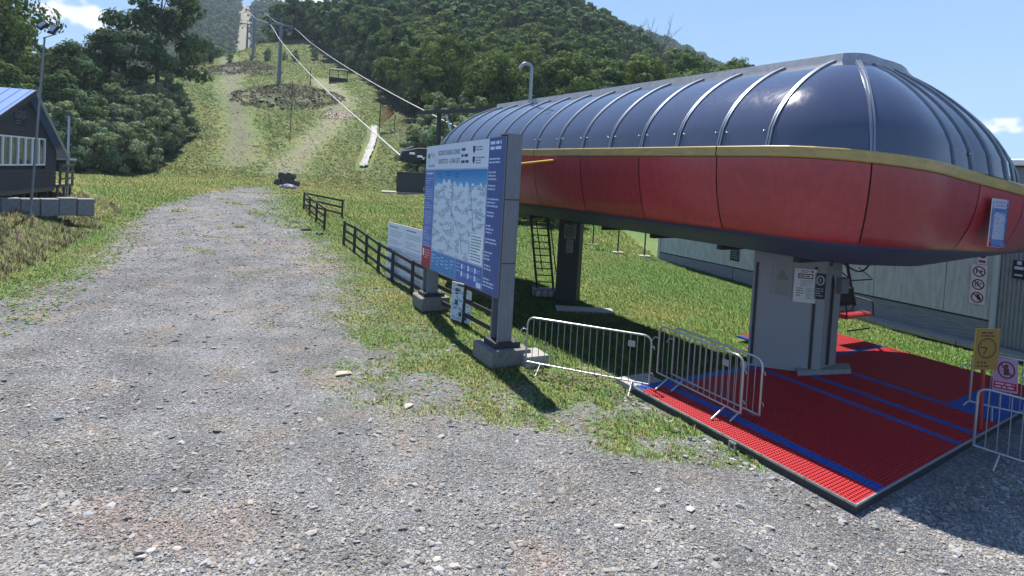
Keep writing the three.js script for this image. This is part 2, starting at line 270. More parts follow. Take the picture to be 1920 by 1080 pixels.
    const strip = (w0, w1, o) => { const g = []; const L = T.map((t) => dome(n, t, o).addScaledVector(tg, w0)), R = T.map((t) => dome(n, t, o).addScaledVector(tg, w1)), Lb = T.map((t) => dome(n, t, -0.02).addScaledVector(tg, w0)), Rb = T.map((t) => dome(n, t, -0.02).addScaledVector(tg, w1)); g.push(sheet([L, R]), sheet([Lb, L]), sheet([R, Rb])); return g; };
    mk('rib', merge([...strip(-0.042, -0.01, 0.03), ...strip(0.01, 0.042, 0.03), ...strip(-0.01, 0.01, 0.01)]), M.rib, station);
  });
  { const o = nodes.map((n) => off(n, 0, 4.772)), g = new THREE.ShapeGeometry(new THREE.Shape(o.map((p) => new THREE.Vector2(p.x, p.z)))), a = g.attributes.position; for (let i = 0; i < a.count; i++) { const x = a.getX(i), z = a.getY(i); a.setXYZ(i, x, 4.772 + shear(x), z); } g.computeVertexNormals(); mk('lip_deck', g, M.cap, station); }
  // flat roof inside the cap line, and the cap itself
  const topPts = nodes.map((n) => dome(n, 1));
  { const s = new THREE.Shape(topPts.map((p) => new THREE.Vector2(p.x, p.z))); const g = new THREE.ShapeGeometry(s), a = g.attributes.position; for (let i = 0; i < a.count; i++) { const x = a.getX(i), z = a.getY(i); a.setXYZ(i, x, Y0 + HD - 0.02 + shear(x), z); } g.computeVertexNormals(); mk('flat_roof', g, M.cap, station); }
  ribAt.forEach((i, k) => {
    if (k % 2) return; const j = k + 2 < ribAt.length ? ribAt[k + 2] : ribAt[0] + N, o = [], b = [], c = [], d = [];
    for (let q = i; q <= j; q++) { const n = at(q), p = dome(n, 1), f = q === i ? 0.004 : q === j ? -0.004 : 0, tg = V(-n.nz, 0, n.nx).multiplyScalar(f), e = (u, y) => V(p.x - n.nx * u, p.y + y, p.z - n.nz * u).add(tg); o.push(e(-0.2, -0.1)); b.push(e(-0.15, 0.1)); c.push(e(0.16, 0.13)); d.push(e(0.2, -0.03)); }
    mk('ridge_cap', sheet(o.map((_, q) => [o[q], b[q], c[q], d[q], o[q].clone()])).toNonIndexed(), M.cap, station).geometry.computeVertexNormals();
  });
  // gold band and red skirt in bays
  const bays = (step) => { const list = []; for (let k = 0; k < ribAt.length; k += step) list.push([ribAt[k], k + step < ribAt.length ? ribAt[k + step] : ribAt[0] + N]); return list; };
  const gap = (cols, w) => { const a = cols[0], b = cols[1], y = cols[cols.length - 1], z = cols[cols.length - 2]; const sh = (p, q) => p.forEach((v, i) => v.addScaledVector(q[i].clone().sub(v).normalize(), w)); sh(a, b); sh(y, z); return cols; };
  for (const [i, j] of bays(6)) { const cols = []; for (let q = i; q <= j; q++) { const n = at(q); cols.push([off(n, 0.03, 4.79), off(n, -0.06, 4.785), off(n, -0.075, 4.765), off(n, -0.075, 4.605), off(n, -0.05, 4.585), off(n, 0.03, 4.585)]); } mk('gold_band', sheet(gap(cols, 0.012)).toNonIndexed(), M.gold, station).geometry.computeVertexNormals(); }
  const prof = []; for (let i = 0; i <= 10; i++) { const t = i / 10; prof.push([-0.04 + 0.3 * t ** 2.1, lerp(4.575, 3.2, t)]); } prof.push([0.32, 3.16]);
  const redTones = [M.red, M.red.clone(), M.red.clone()]; redTones[1].color.multiplyScalar(0.86); redTones[2].color.multiplyScalar(1.08);
  bays(2).forEach(([i, j], k) => { const cols = []; for (let q = i; q <= j; q++) cols.push(prof.map(([s, y]) => off(at(q), s, y))); mk('skirt_panel', sheet(gap(cols, 0.012)), redTones[k % 3], station); });
  { const cols = []; for (let q = 0; q <= N; q++) cols.push([off(at(q), 0.03, 4.78), off(at(q), 0.05, 4.5), ...prof.map(([s, y]) => off(at(q), s + 0.05, y))]); mk('inner_frame', sheet(cols), M.steelDark, station); }
  // underside hull, blue-grey
  { const cols = []; for (let q = 0; q <= N; q++) { const n = at(q), lo = (f, y) => { const x = lerp(n.bx, n.tx * 0.75 + n.bx * 0.25, f), z = lerp(n.bz, n.tz * 0.75 + n.bz * 0.25, f); return V(x, y + shear(x, y), z); }; cols.push([off(n, 0.3, 3.22), off(n, 0.36, 3.1), lo(0.62, 2.92), lo(0.9, 2.76), lo(0.96, 2.72)]); }
    mk('underside', sheet(cols), M.belly, station);
    const s = new THREE.Shape(cols.slice(0, N).map((c) => new THREE.Vector2(c[4].x, c[4].z))), g = new THREE.ShapeGeometry(s), a = g.attributes.position; for (let i = 0; i < a.count; i++) { const x = a.getX(i), z = a.getY(i); a.setXYZ(i, x, 2.72 + shear(x, 2.72), z); } g.computeVertexNormals(); mk('underside_floor', g, M.belly, station); }
  // loading-end pillar (cranked plan) and slim rear pillar, with base plates
  const inv = (x, z) => { const c = Math.cos(ST.a), s = Math.sin(ST.a), dx = (x - ST.x) / SK, dz = (z - ST.z) / SK; return new THREE.Vector2(dx * c - dz * s, dx * s + dz * c); }, ly = (y) => (y - ST.y) / SK;
  const prism = (pts, y0, y1) => { y0 = ly(y0); y1 = ly(y1); const s = new THREE.Shape(pts.map((p) => new THREE.Vector2(p.x, -p.y))); const g = new THREE.ExtrudeGeometry(s, { depth: y1 - y0, bevelEnabled: true, bevelThickness: 0.015, bevelSize: 0.015, bevelSegments: 1 }); g.rotateX(-Math.PI / 2); g.translate(0, y0, 0); return g; };
  const P1 = [[5.36, -12.5], [6.72, -12.12], [6.8, -12.22], [7.32, -12.6], [7.5, -13.0], [5.95, -13.45]].map((p) => inv(...p));
  const pil = mk('pillar', prism(P1, 0.05, 2.8), M.pillarGrey, station);
  pil.userData.label = 'broad grey sheet-metal pillar on the red platform';
  mk('pillar_bracket', prism([[5.7, -12.6], [6.9, -12.25], [7.3, -12.8], [6, -13.2]].map((p) => inv(...p)), 2.45, 2.75), M.steelDark, station);
  mk('base_plate', prism([[6.2, -11.95], [7.5, -12.3], [7.7, -12.7], [6.4, -12.5]].map((p) => inv(...p)), 0.1, 0.22), M.greyPaint, station);
  for (const f of [0.04, 0.86]) { const x = lerp(5.36, 6.72, f), z = lerp(-12.5, -12.12, f); mk('pillar_seam', prism([[x - 0.012, z + 0.02], [x + 0.012, z + 0.027], [x + 0.018, z - 0.02], [x - 0.006, z - 0.027]].map((p) => inv(...p)), 0.2, 2.4), M.steelDark, station); }
  for (const y of [0.35, 1.0, 1.65, 2.3]) for (const f of [0.07, 0.83]) { const p = inv(lerp(5.36, 6.72, f) - 0.01, lerp(-12.5, -12.12, f) + 0.03); mk('panel_bolt', new THREE.SphereGeometry(0.018, 6, 4).translate(p.x, ly(y), p.y), M.galv, station); }
  const P2 = [[1.55, -18.1], [2.17, -17.95], [2.35, -18.5], [1.7, -18.7]].map((p) => inv(...p));
  mk('pillar', prism(P2, -0.1, 3.2), M.steelDark, station).userData.label = 'slim dark rear pillar beside the ladder';
  { const cl = (x, y, z) => { const p = inv(x, z); return V(p.x, ly(y), p.y); }; mk('conduit', polyTube([cl(6.98, 0.3, -12.28), cl(7.0, 2.1, -12.3), cl(7.0, 2.6, -12.6)], 0.03, 6, 0.12), M.steelDark, station); mk('cable', tube([cl(7.05, 2.55, -12.2), cl(7.5, 2.35, -12.3), cl(7.9, 2.45, -12.6), cl(8.2, 2.6, -13)], 0.02, 24, 6), M.black, station); mk('control_box', box(0.3, 0.36, 0.18, ...cl(7.3, 2.0, -12.5).toArray(), 0.015), M.steelGrey, station); }
  for (let k = 0; k < 7; k++) mk('underside_beam', box(k < 2 ? 3.6 : 1.1, 0.1, 0.14, k < 2 ? 3.6 : 2.1, 2.72 - 0.025 * (k < 2 ? 3.6 : 2.1) - 0.04, -0.4 - k * 1.9), M.steelDark, station);
  // gooseneck pipe on the roof, yellow bar hung at the band, rail housing and boom at the uphill end
  const L = (x, y, z) => { const p = inv(x, z); return V(p.x, ly(y), p.y); };
  mk('vent_pipe', polyTube([L(0.42, 6.3, -19.1), L(0.42, 7.63, -19.1), L(0.16, 7.7, -19.0), L(0.02, 7.48, -18.95)], 0.06, 8, 0.14), M.galvDull, station);
  mk('lift_bar', rod(V(-0.25, 4.3, -8.5), V(-0.12, 4.47, -6.4), 0.03), M.yellow, station);
  const ho = new THREE.Shape([[-0.55, 0], [-0.45, 0.42], [0.3, 0.62], [1.9, 0.62], [1.9, -0.1], [0.1, -0.15]].map((p) => new THREE.Vector2(...p)));
  const hg = new THREE.ExtrudeGeometry(ho, { depth: 0.7, bevelEnabled: true, bevelSize: 0.03, bevelThickness: 0.03, bevelSegments: 1 }); hg.rotateY(-0.35); const hp = L(-4.85, 4.42, -27.2); hg.translate(hp.x, hp.y, hp.z);
  mk('rail_housing', hg, M.steelDark, station);
  mk('housing_edge', bar(L(-5.35, 4.84, -26.9), L(-4.7, 5.08, -26.75), 0.05, 0.05), M.white, station);
  for (const [x, y] of [[-4.65, 4.72], [-4.3, 4.6], [-4.05, 4.52]]) mk('floodlight', box(0.26, 0.1, 0.12, ...L(x, y, -26.3).toArray(), 0.02), M.white, station);
  mk('guide_rail', merge([bar(L(-4.6, 4.5, -27.3), L(-1.3, 4.55, -21.6), 0.16, 0.22), bar(L(-4, 4.5, -27.6), L(-0.7, 4.55, -21.9), 0.16, 0.22)]), M.steelDark, station);
  mk('boom', bar(L(-4.9, 6.86, -29), L(-0.9, 6.8, -25.2), 0.2, 0.2), M.steelDark, station);
  mk('boom_post', bar(L(-3.7, 4.1, -28.2), L(-3.75, 6.8, -28.1), 0.18, 0.18), M.steelDark, station);
  mk('brace', bar(L(-3.35, 6.7, -27.6), L(-2.6, 4.6, -27.1), 0.07), M.galv, station);
  mk('brace', bar(L(-3.2, 6.7, -27.5), L(-2.4, 4.9, -27), 0.06), M.steelDark, station);
  mk('brace', bar(L(-3.75, 6.2, -28.0), L(-2.9, 6.7, -27.2), 0.06), M.steelDark, station);
}

// ---------------------------------------------------------------- red boarding platform
const pfTurn = Math.atan2(PF.e2[1] * -1, PF.e2[0]);
const platform = thing('boarding_platform', 'red plastic grid boarding platform with blue stripes under the lift station', 'platform', [PF.x, 0, PF.z], pfTurn);
{ const skew = (g) => { const a = g.attributes.position; for (let i = 0; i < a.count; i++) a.setZ(i, a.getZ(i) - 0.104 * a.getX(i) * (1 + a.getZ(i) / 6.2)); return g; }; const mk0 = mk;
  const mkp = (n, g, m, p) => mk0(n, skew(g), m, p);
  // local x = e2 (away to the right), local z = e1 (toward the open yard)
  const grid = (x0, x1, z0, z1, top, p = 0.055) => { const g = [], w = 0.02, h = 0.018; for (let x = x0 + p / 2; x < x1; x += p) g.push(box(w, h, z1 - z0 - 0.004, x, top - h / 2, (z0 + z1) / 2)); for (let z = z0 + p / 2; z < z1; z += p) g.push(box(x1 - x0 - 0.004, h - 0.002, w, (x0 + x1) / 2, top - h / 2 - 0.001, z)); return merge(g); };
  const sheetAt = (x0, x1, z0, z1, top) => box(x1 - x0, 0.03, z1 - z0, (x0 + x1) / 2, top - 0.015, (z0 + z1) / 2);
  const top = 0.14, cols = [[0.02, 0.62, 'r'], [0.62, 0.82, 'b'], [0.82, 2.1, 'r'], [2.1, 3.35, 'r'], [3.35, 3.5, 'b'], [3.5, 4.08, 'r'], [4.08, 4.24, 'b'], [4.24, 5.15, 'r'], [5.15, 5.3, 'b'], [5.3, 7.3, 'r'], [7.3, 8.3, 'r']];
  for (const [x0, x1, c] of cols) {
    const back = -6.2, runs = x0 < 3.3 ? [[-4.02, -2.2], [-2.2, -0.02]] : x0 < 5.1 ? [[-4.02, -0.02]] : [[back, -4.02], [-3.85, -0.95], [-0.95, -0.02]];
    for (const [z0, z1] of runs) { const blue = c === 'b' || (x0 > 5.2 && x0 < 6 && z1 > -0.1), m = mkp(blue ? 'blue_mat' : 'red_mat', grid(x0 + 0.002, x1 - 0.002, z0 + 0.002, z1 - 0.002, top), blue ? M.matBlue : M.matRed, platform); mkp('mat_backing', sheetAt(x0 + 0.002, x1 - 0.002, z0 + 0.002, z1 - 0.002, top - 0.019), blue ? M.matBlue : M.matRed, m); }
  }
  for (const [x0, x1, z0, z1] of [[0.02, 5.13, -4.22, -4.025], [5.15, 8.3, -4.02, -3.85]]) { const m = mkp('blue_mat', grid(x0, x1, z0, z1 - 0.002, top), M.matBlue, platform); mkp('mat_backing', sheetAt(x0, x1, z0, z1, top - 0.019), M.matBlue, m); }
  for (let k = 0; k < 6; k++) mkp('edge_trim', box(0.025, 0.03, 0.69, 0.0, 0.13, -4.18 + 0.35 + k * 0.7, 0.004), M.galv, platform);
  for (let k = 0; k < 12; k++) mkp('edge_trim', box(0.69, 0.03, 0.025, 0.36 + k * 0.7, 0.125, 0.0, 0.004), M.galvDull, platform);
  mkp('frame_beam', box(0.08, 0.24, 4.2, 0.045, -0.015, -2.1), M.steelDark, platform); mkp('frame_beam', box(8.2, 0.24, 0.08, 4.2, -0.015, -0.045), M.steelDark, platform); mkp('frame_beam', box(4.2, 0.2, 0.12, 2.1, 0, -4.15), M.steelDark, platform); mkp('frame_beam', box(0.12, 0.2, 6.2, 8.25, 0, -3.1), M.steelDark, platform);
  mkp('corner_slab', box(0.8, 0.1, 0.5, 0.42, 0.07, -4.52, 0.01), M.concrete, platform);
  mkp('tie_bracket', merge([box(0.03, 0.14, 0.03, -0.12, 0.08, -1.85), box(0.03, 0.14, 0.03, -0.12, 0.08, -1.75), box(0.03, 0.03, 0.13, -0.12, 0.15, -1.8)]), M.galv, platform);
}

// ---------------------------------------------------------------- crowd barriers
function barrier(len, label, pos, dir, group, hgt = 1.12) {
  const t = thing('crowd_barrier', label, 'barrier', pos, Math.atan2(-dir[1], dir[0]), group), y0 = 0.2, r = 0.02, n = Math.round(len / 0.135);
  mk('frame', polyTube([V(0.0, y0 + 0.01, 0), V(0, hgt, 0), V(len, hgt, 0), V(len, y0 + 0.01, 0)], r, 8, 0.16), M.galv, t);
  mk('bottom_rail', rod(V(-0.01, y0, 0), V(len + 0.01, y0, 0), 0.017), M.galv, t);
  for (let k = 1; k < n; k++) { const x = len * k / n, top = hgt - (x < 0.1 || x > len - 0.1 ? 0.04 : 0.0); mk('bar', rod(V(x, y0, 0), V(x, top, 0), 0.0075, 0.0075, 6), M.galvDull, t); }
  for (const x of [0.32, len - 0.32]) mk('foot', merge([rod(V(x, 0.012, -0.3), V(x, y0, 0), 0.016), rod(V(x, y0, 0), V(x, 0.012, 0.3), 0.016)]), M.galv, t);
  mk('name_plate', box(0.135, 0.11, 0.006, len - 0.37, hgt - 0.2, 0.004), M.galvDull, t);
  for (const y of [0.42, 0.92]) mk('hook', polyTube([V(len, y, 0), V(len + 0.06, y, 0), V(len + 0.06, y - 0.05, 0)], 0.009, 6, 0.02), M.galv, t);
  mk('hook', polyTube([V(0, 0.86, 0), V(-0.1, 0.88, 0.02), V(-0.16, 0.78, 0.03)], 0.012, 6, 0.05), M.galv, t);
  return t;
}
const dirOf = (a, b) => { const d = Math.hypot(b[0] - a[0], b[1] - a[1]); return [(b[0] - a[0]) / d, (b[1] - a[1]) / d]; };
barrier(2.5, 'galvanised crowd barrier on the grass between the signboard footing and red platform', [0.47, 0, -11.7], dirOf([0.47, -11.7], [2.84, -10.72]));
barrier(2.02, 'galvanised crowd barrier standing along the front edge of the red platform', [3.0, 0.14, -11.05], dirOf([3.0, -11.05], [3.93, -9.2]));
barrier(2.02, 'galvanised crowd barrier nested behind another one on the red platform', [3.27, 0.14, -11.0], dirOf([3.27, -11.0], [4.22, -9.16]));
barrier(2.2, 'galvanised crowd barrier standing on shaded gravel beside the red platform', [7.4, 0, -8.85], dirOf([0, 0], [0.6, 0.8]));
barrier(2.2, 'galvanised crowd barrier carrying the pink notice behind the yellow clock sign', [8.55, 0.14, -10.4], dirOf([0, 0], [0.78, 0.62]));

// ---------------------------------------------------------------- resort information board
const boardTex = canvasTex(1400, 1000, (x, w, h) => {
  x.fillStyle = '#5570a8'; x.fillRect(0, 0, w, h);
  x.fillStyle = '#d3dbe5'; x.fillRect(0, 0, 1180, 190);
  x.fillStyle = '#45598f'; x.fillRect(1180, 0, 220, h);
  x.fillStyle = '#28406b'; x.strokeStyle = '#3c5570'; x.lineWidth = 6;
  x.beginPath(); x.moveTo(60, 150); x.lineTo(120, 55); x.lineTo(150, 95); x.lineTo(175, 60); x.lineTo(220, 130); x.stroke();
  x.fillStyle = '#2f6f4d'; x.beginPath(); x.arc(62, 80, 22, 0, 7); x.fill(); x.fillStyle = '#27405f'; x.font = 'bold 34px sans-serif'; x.fillText('Luna Șes', 58, 172);
  x.fillStyle = '#1d2f55'; x.font = 'bold 49px sans-serif'; x.fillText('DEZVOLTAREA ZONEI', 270, 82, 440); x.fillText('TURISTICE - LUNA ȘES', 270, 148, 440);
  for (let k = 0; k < 3; k++) greek(x, 735, 44 + k * 44, 140, 1, 20, 20, '#2d4062');
  for (const y of [38, 110]) { x.fillStyle = '#1d2b4b'; x.beginPath(); x.moveTo(930, y); x.lineTo(970, y); x.lineTo(970, y + 32); x.lineTo(950, y + 52); x.lineTo(930, y + 32); x.fill(); greek(x, 985, y + 6, 150, y < 60 ? 2 : 3, 18, 8, '#44597a'); }
  x.fillStyle = '#5f79b5'; x.fillRect(0, 200, 215, 690); greek(x, 24, 218, 165, 1, 10, 13, '#d5def0');
  for (let b = 0, y = 262; b < 8; b++) { const n = 3 + Math.floor(rnd() * 4); greek(x, 24, y, 168, n, 19, 6, '#b7c4e4', 0.3); y += n * 19 + 16; }
  x.fillStyle = '#a3273a'; x.fillRect(0, 830, 215, 170); x.fillStyle = '#e8e2e6'; x.fillRect(24, 850, 30, 60); greek(x, 70, 856, 125, 4, 20, 6, '#e3c6cc');
  // relief map: pale snow slopes with woods under a blue sky
  const mx = 228, my = 200, mw = 945, mh = 640; const gr = x.createLinearGradient(0, my, 0, my + 140); gr.addColorStop(0, '#2f79b8'); gr.addColorStop(1, '#77b2da'); x.fillStyle = gr; x.fillRect(mx, my, mw, mh);
  x.fillStyle = '#d3dfea'; x.beginPath(); x.moveTo(mx, my + 130); for (let i = 0; i <= 60; i++) x.lineTo(mx + mw * i / 60, my + 118 - 46 * Math.abs(fbm(i * 0.16, 2, 4)) - 30 * Math.exp(-(((i - 16) / 7) ** 2)) + 14 * Math.sin(i * 0.9)); x.lineTo(mx + mw, my + mh); x.lineTo(mx, my + mh); x.fill();
  for (let i = 0; i < 15000; i++) { const u = rnd(), v = rnd(), px = mx + u * mw, py = my + 110 + v * (mh - 110), n = fbm(u * 5 + v * 1.5, v * 7, 4); if (n < 0.06 && rnd() < 0.8) continue; x.fillStyle = n > 0.06 ? ['#48607a', '#5b7186', '#3d566e', '#6a7f93'][i % 4] : '#a8bac9'; x.fillRect(px, py, 3, 5); }
  x.strokeStyle = '#2a3c57'; x.lineWidth = 5; for (const [a, b, c, d] of [[300, 330, 700, 640], [700, 640, 790, 800], [540, 300, 560, 560], [860, 330, 960, 620]]) { x.beginPath(); x.moveTo(a + 60, b); x.quadraticCurveTo((a + c) / 2 + 50, (b + d) / 2 - 20, c + 40, d); x.stroke(); }
  for (const [a, b] of [[300, 228], [470, 215], [640, 225]]) greek(x, a, b, 90, 2, 22, 8, '#25507e');
  x.fillStyle = '#e4ebf1'; x.fillRect(960, 640, 200, 195); greek(x, 975, 652, 165, 9, 20, 8, '#45586e');
  x.fillStyle = '#4c86bf'; x.fillRect(228, 850, 500, 150); for (let c = 0; c < 5; c++) greek(x, 245 + c * 95, 872 + (c % 2) * 14, 70, 3, 26, 9, '#a9cbe9'); x.fillStyle = '#4d6bb0'; x.fillRect(736, 850, 440, 150); greek(x, 750, 868, 60, 3, 26, 9, '#b3c2e8');
  for (let c = 0; c < 3; c++) for (let r = 0; r < 2; r++) { x.fillStyle = '#dfe6f5'; x.fillRect(830 + c * 110, 868 + r * 52, 26, 36); greek(x, 864 + c * 110, 876 + r * 52, 62, 2, 14, 6, '#a9b9e2'); } x.fillStyle = '#d7def0'; x.fillRect(1090, 956, 72, 34);
  greek(x, 1200, 22, 165, 2, 34, 20, '#d6def0'); for (let k = 0, y = 130; k < 10; k++) { greek(x, 1194, y, k % 3 ? 110 : 160, 2 + (k % 2), 22, 10, '#c3cfe9'); y += 86; }
  x.strokeStyle = '#d5dde9'; x.lineWidth = 4; for (const [a, b, c, d] of [[1180, 0, 1180, 1000], [221, 195, 221, 1000], [0, 195, 1180, 195], [221, 845, 1180, 845], [731, 845, 731, 1000]]) { x.beginPath(); x.moveTo(a, b); x.lineTo(c, d); x.stroke(); }
});
{
  const A = [-0.2, -12.08], Bp = [-2.47, -16.5], len = Math.hypot(Bp[0] - A[0], Bp[1] - A[1]), turn = Math.atan2(A[1] - Bp[1], A[0] - Bp[0]) * -1;
  const t = thing('information_board', 'tall blue ski area map board on two steel posts with concrete footings', 'signboard', [Bp[0], 0, Bp[1]], turn);
  // local x runs from the far post to the near post, local z faces the yard
  const drop = -0.13, tl = (g) => { const a = g.attributes.position; for (let i = 0; i < a.count; i++) a.setY(i, a.getY(i) + drop * (1 - a.getX(i) / len)); return g; };
  mk('panel', tl(box(len + 0.1, 3.42, 0.03, len / 2, 3.1, 0.0)), M.steelGrey, t);
  const face = new THREE.PlaneGeometry(len + 0.08, 3.4); face.translate(len / 2, 3.1, 0.0185); mk('printed_face', tl(face), std([0.95, 0.95, 0.95], 0.55, { map: boardTex }), t);
  for (const [x, y0, h] of [[0.2, 0.5, 4.1], [len - 0.14, 0.42, 4.42]]) {
    const near = x > 1; const p = mk('post', merge([box(0.03, h, 0.34, x - 0.13, y0 + h / 2, -0.2), box(0.03, h, 0.34, x + 0.19, y0 + h / 2, -0.2), box(0.3, h, 0.03, x + 0.03, y0 + h / 2, -0.24), box(0.36, 0.02, 0.38, x + 0.03, y0 + h + 0.01, -0.2)]), M.steelGrey, t);
    for (const y of [1.9, 3.4]) mk('seam_strip', box(0.006, 0.02, 0.34, x + 0.208, y0 + y * 0.9, -0.2), M.steelDark, p);
    mk('base_shoe', box(0.56, 0.2, 0.62, x + 0.02, y0 - 0.06, -0.24, 0.015), M.steelDark, t);
    for (const [bx, bz] of [[-0.22, -0.46], [0.24, -0.46], [-0.22, -0.02], [0.24, -0.02]]) mk('anchor_bolt', rod(V(x + bx, y0 + 0.02, bz), V(x + bx, y0 + 0.1, bz), 0.016, 0.016, 6), M.galv, t);
    mk('footing', box(near ? 0.95 : 0.85, 0.36, near ? 0.95 : 0.85, x + 0.02, near ? 0.16 : 0.26, -0.24, 0.03), M.concreteDark, t);
  }
  mk('footing_slab', box(0.55, 0.26, 0.5, len + 0.35, 0.14, -0.75, 0.02), M.concrete, t);
}
// rules notice and small poster in front of the fence
const noticeTex = canvasTex(640, 440, (x, w, h) => { x.fillStyle = '#e9eef4'; x.fillRect(0, 0, w, h); for (let c = 0; c < 2; c++) { greek(x, 30 + c * 310, 24, 180, 1, 20, 9, '#66748a'); for (let b = 0, y = 56; b < 6 && y < 400; b++) { const n = 2 + Math.floor(rnd() * 4); greek(x, 30 + c * 310, y, 265, n, 14, 5, '#93a0b4', 0.3); y += n * 14 + 16; } } x.fillStyle = '#aab6c8'; x.fillRect(316, 20, 3, 400); });
const posterTex = canvasTex(320, 420, (x, w, h) => { x.fillStyle = '#d2deec'; x.fillRect(0, 0, w, h); x.fillStyle = '#26344d'; x.fillRect(90, 12, 120, 20); for (let i = 0; i < 60; i++) { x.fillStyle = ['#7590b8', '#9db1cf', '#8ea0bb', '#d6e0ee'][i % 4]; x.fillRect(rr(5, w - 40), rr(40, h - 30), rr(14, 46), rr(8, 30)); } for (const [a, b, c, d] of [[60, 60, 52, 34], [115, 62, 26, 30], [60, 108, 50, 22], [58, 190, 52, 56], [190, 130, 34, 30], [190, 215, 30, 56], [130, 320, 52, 50], [226, 350, 40, 40], [204, 70, 40, 22]]) { x.fillStyle = '#22304a'; x.fillRect(a, b, c, d); x.fillStyle = '#5f86c4'; x.fillRect(a + 6, b + 6, c * 0.4, d * 0.4); } greek(x, 20, 385, 270, 2, 16, 6, '#51617c'); });
function panelOnPosts(name, label, a, b, y0, y1, tex, pole, poles) {
  const len = Math.hypot(b[0] - a[0], b[1] - a[1]), t = thing(name, label, 'sign', [a[0], 0, a[1]], -Math.atan2(b[1] - a[1], b[0] - a[0]));
  mk('panel', box(len, y1 - y0, 0.02, len / 2, (y0 + y1) / 2, 0), M.white, t);
  const f = new THREE.PlaneGeometry(len - 0.01, y1 - y0 - 0.01); f.translate(len / 2, (y0 + y1) / 2, 0.013); mk('printed_face', f, std([0.8, 0.8, 0.82], 0.6, { map: tex }), t);
  for (const x of poles) mk('post', box(pole, y1 + 0.15, pole, x * len, (y1 - 0.2) / 2 - 0.1, -0.012 - pole / 2), M.woodDark, t);
  return t;
}
panelOnPosts('rules_notice', 'pale grey two-column rules notice on dark posts beside the wooden fence', [-4.27, -20.2], [-2.63, -17.8], 0.2, 2.12, noticeTex, 0.09, [0.12, 0.95]);
panelOnPosts('picture_poster', 'small pale poster with dark pictures on a stake under the map board', [-1.46, -15.3], [-0.9, -14.8], 0.08, 1.08, posterTex, 0.12, [0.62]);

// ---------------------------------------------------------------- dark wooden fences
function fence(label, pts, sub, hgt, group) {
  const t = thing('wooden_fence', label, 'fence', [pts[0][0], gy(...pts[0]), pts[0][1]], 0, group), o = t.position;
  const P = (x, z, y) => V(x - o.x, gy(x, z) + y - o.y, z - o.z);
  for (let i = 1; i < pts.length; i++) {
    const [a, b] = [pts[i - 1], pts[i]], n = sub[i - 1];
    for (let k = i === 1 ? 0 : 1; k <= n; k++) { const x = lerp(a[0], b[0], k / n), z = lerp(a[1], b[1], k / n), j = rr(-0.03, 0.03); mk('post', bar(P(x, z, -0.1), P(x + j, z + j, hgt), 0.1, 0.09), M.woodDark, t); }
    for (const y of [0.28, 0.66, hgt - 0.08]) for (let k = 0; k < n; k++) { const q = (k2) => { const x = lerp(a[0], b[0], k2 / n), z = lerp(a[1], b[1], k2 / n); return P(x + 0.05, z + 0.05, y + rr(-0.02, 0.02)); }; mk('rail', bar(q(k), q(k + 1), 0.035, 0.11), M.woodDark, t); }
  }
}
fence('dark wooden post and rail fence running behind the rules notice and map board', [[-7.5, -26], [-5.6, -22.6], [-3.9, -19.4], [-0.15, -13.5]], [2, 2, 4], 1.08);
fence('short dark wooden fence bending round a corner of the grass uphill', [[-9.6, -29.7], [-13.7, -38], [-10.1, -34.4]], [3, 1], 1.12);

// ---------------------------------------------------------------- ladder, slab, grass posts
{
  const t = thing('service_ladder', 'dark steel ladder leaning up to the station from a stone block', 'ladder', [1.26, 0.1, -18.8]);
  const bl = V(-0.27, 0.25, 0), br = V(0.27, 0.25, 0), tl = V(-0.74, 3.35, 0.6), tr = V(-0.22, 3.35, 0.6);
  for (const [a, b] of [[bl, tl], [br, tr]]) mk('side_rail', bar(a, b, 0.05, 0.06), M.steelDark, t);
  for (const d of [0.28, 0.36]) mk('hand_rail', rod(bl.clone().lerp(br, d < 0.3 ? 0.3 : 1.15).add(V(0, 0.5, -0.35)), tl.clone().lerp(tr, d < 0.3 ? 0.3 : 1.15).add(V(0, 0, -0.35)), 0.02), M.steelDark, t);
  for (let k = 1; k < 14; k++) { const f = k / 14; mk('rung', rod(bl.clone().lerp(tl, f), br.clone().lerp(tr, f), 0.019), M.steelDark, t); }
  mk('stone_block', box(0.85, 0.3, 0.5, 0, 0.1, 0.05, 0.04), M.concreteDark, t);
  for (let k = 0; k < 3; k++) mk('stone', new THREE.DodecahedronGeometry(0.11).translate(-0.22 + k * 0.2, 0.12, 0.36), M.concrete, t);
}
tag(mk('concrete_slab', box(1.7, 0.1, 0.55, 2.35, 0.08, -17.1, 0.01), M.concrete), 'flat concrete slab lying in the shaded grass near the rear pillar', 'slab');
for (const [x, z] of [[4.3, -29.6], [5.25, -27.7], [6.35, -26.9]]) { const t = thing('steel_post', 'thin dark post with a small concrete foot in the grass', 'post', [x, gy(x, z), z], 0, 'thin posts in the grass behind the station'); mk('shaft', rod(V(0, 0, 0), V(0, 1.7, 0), 0.035), M.steelDark, t); mk('foot', box(0.5, 0.08, 0.4, 0, 0.03, 0, 0.02), M.concrete, t); }

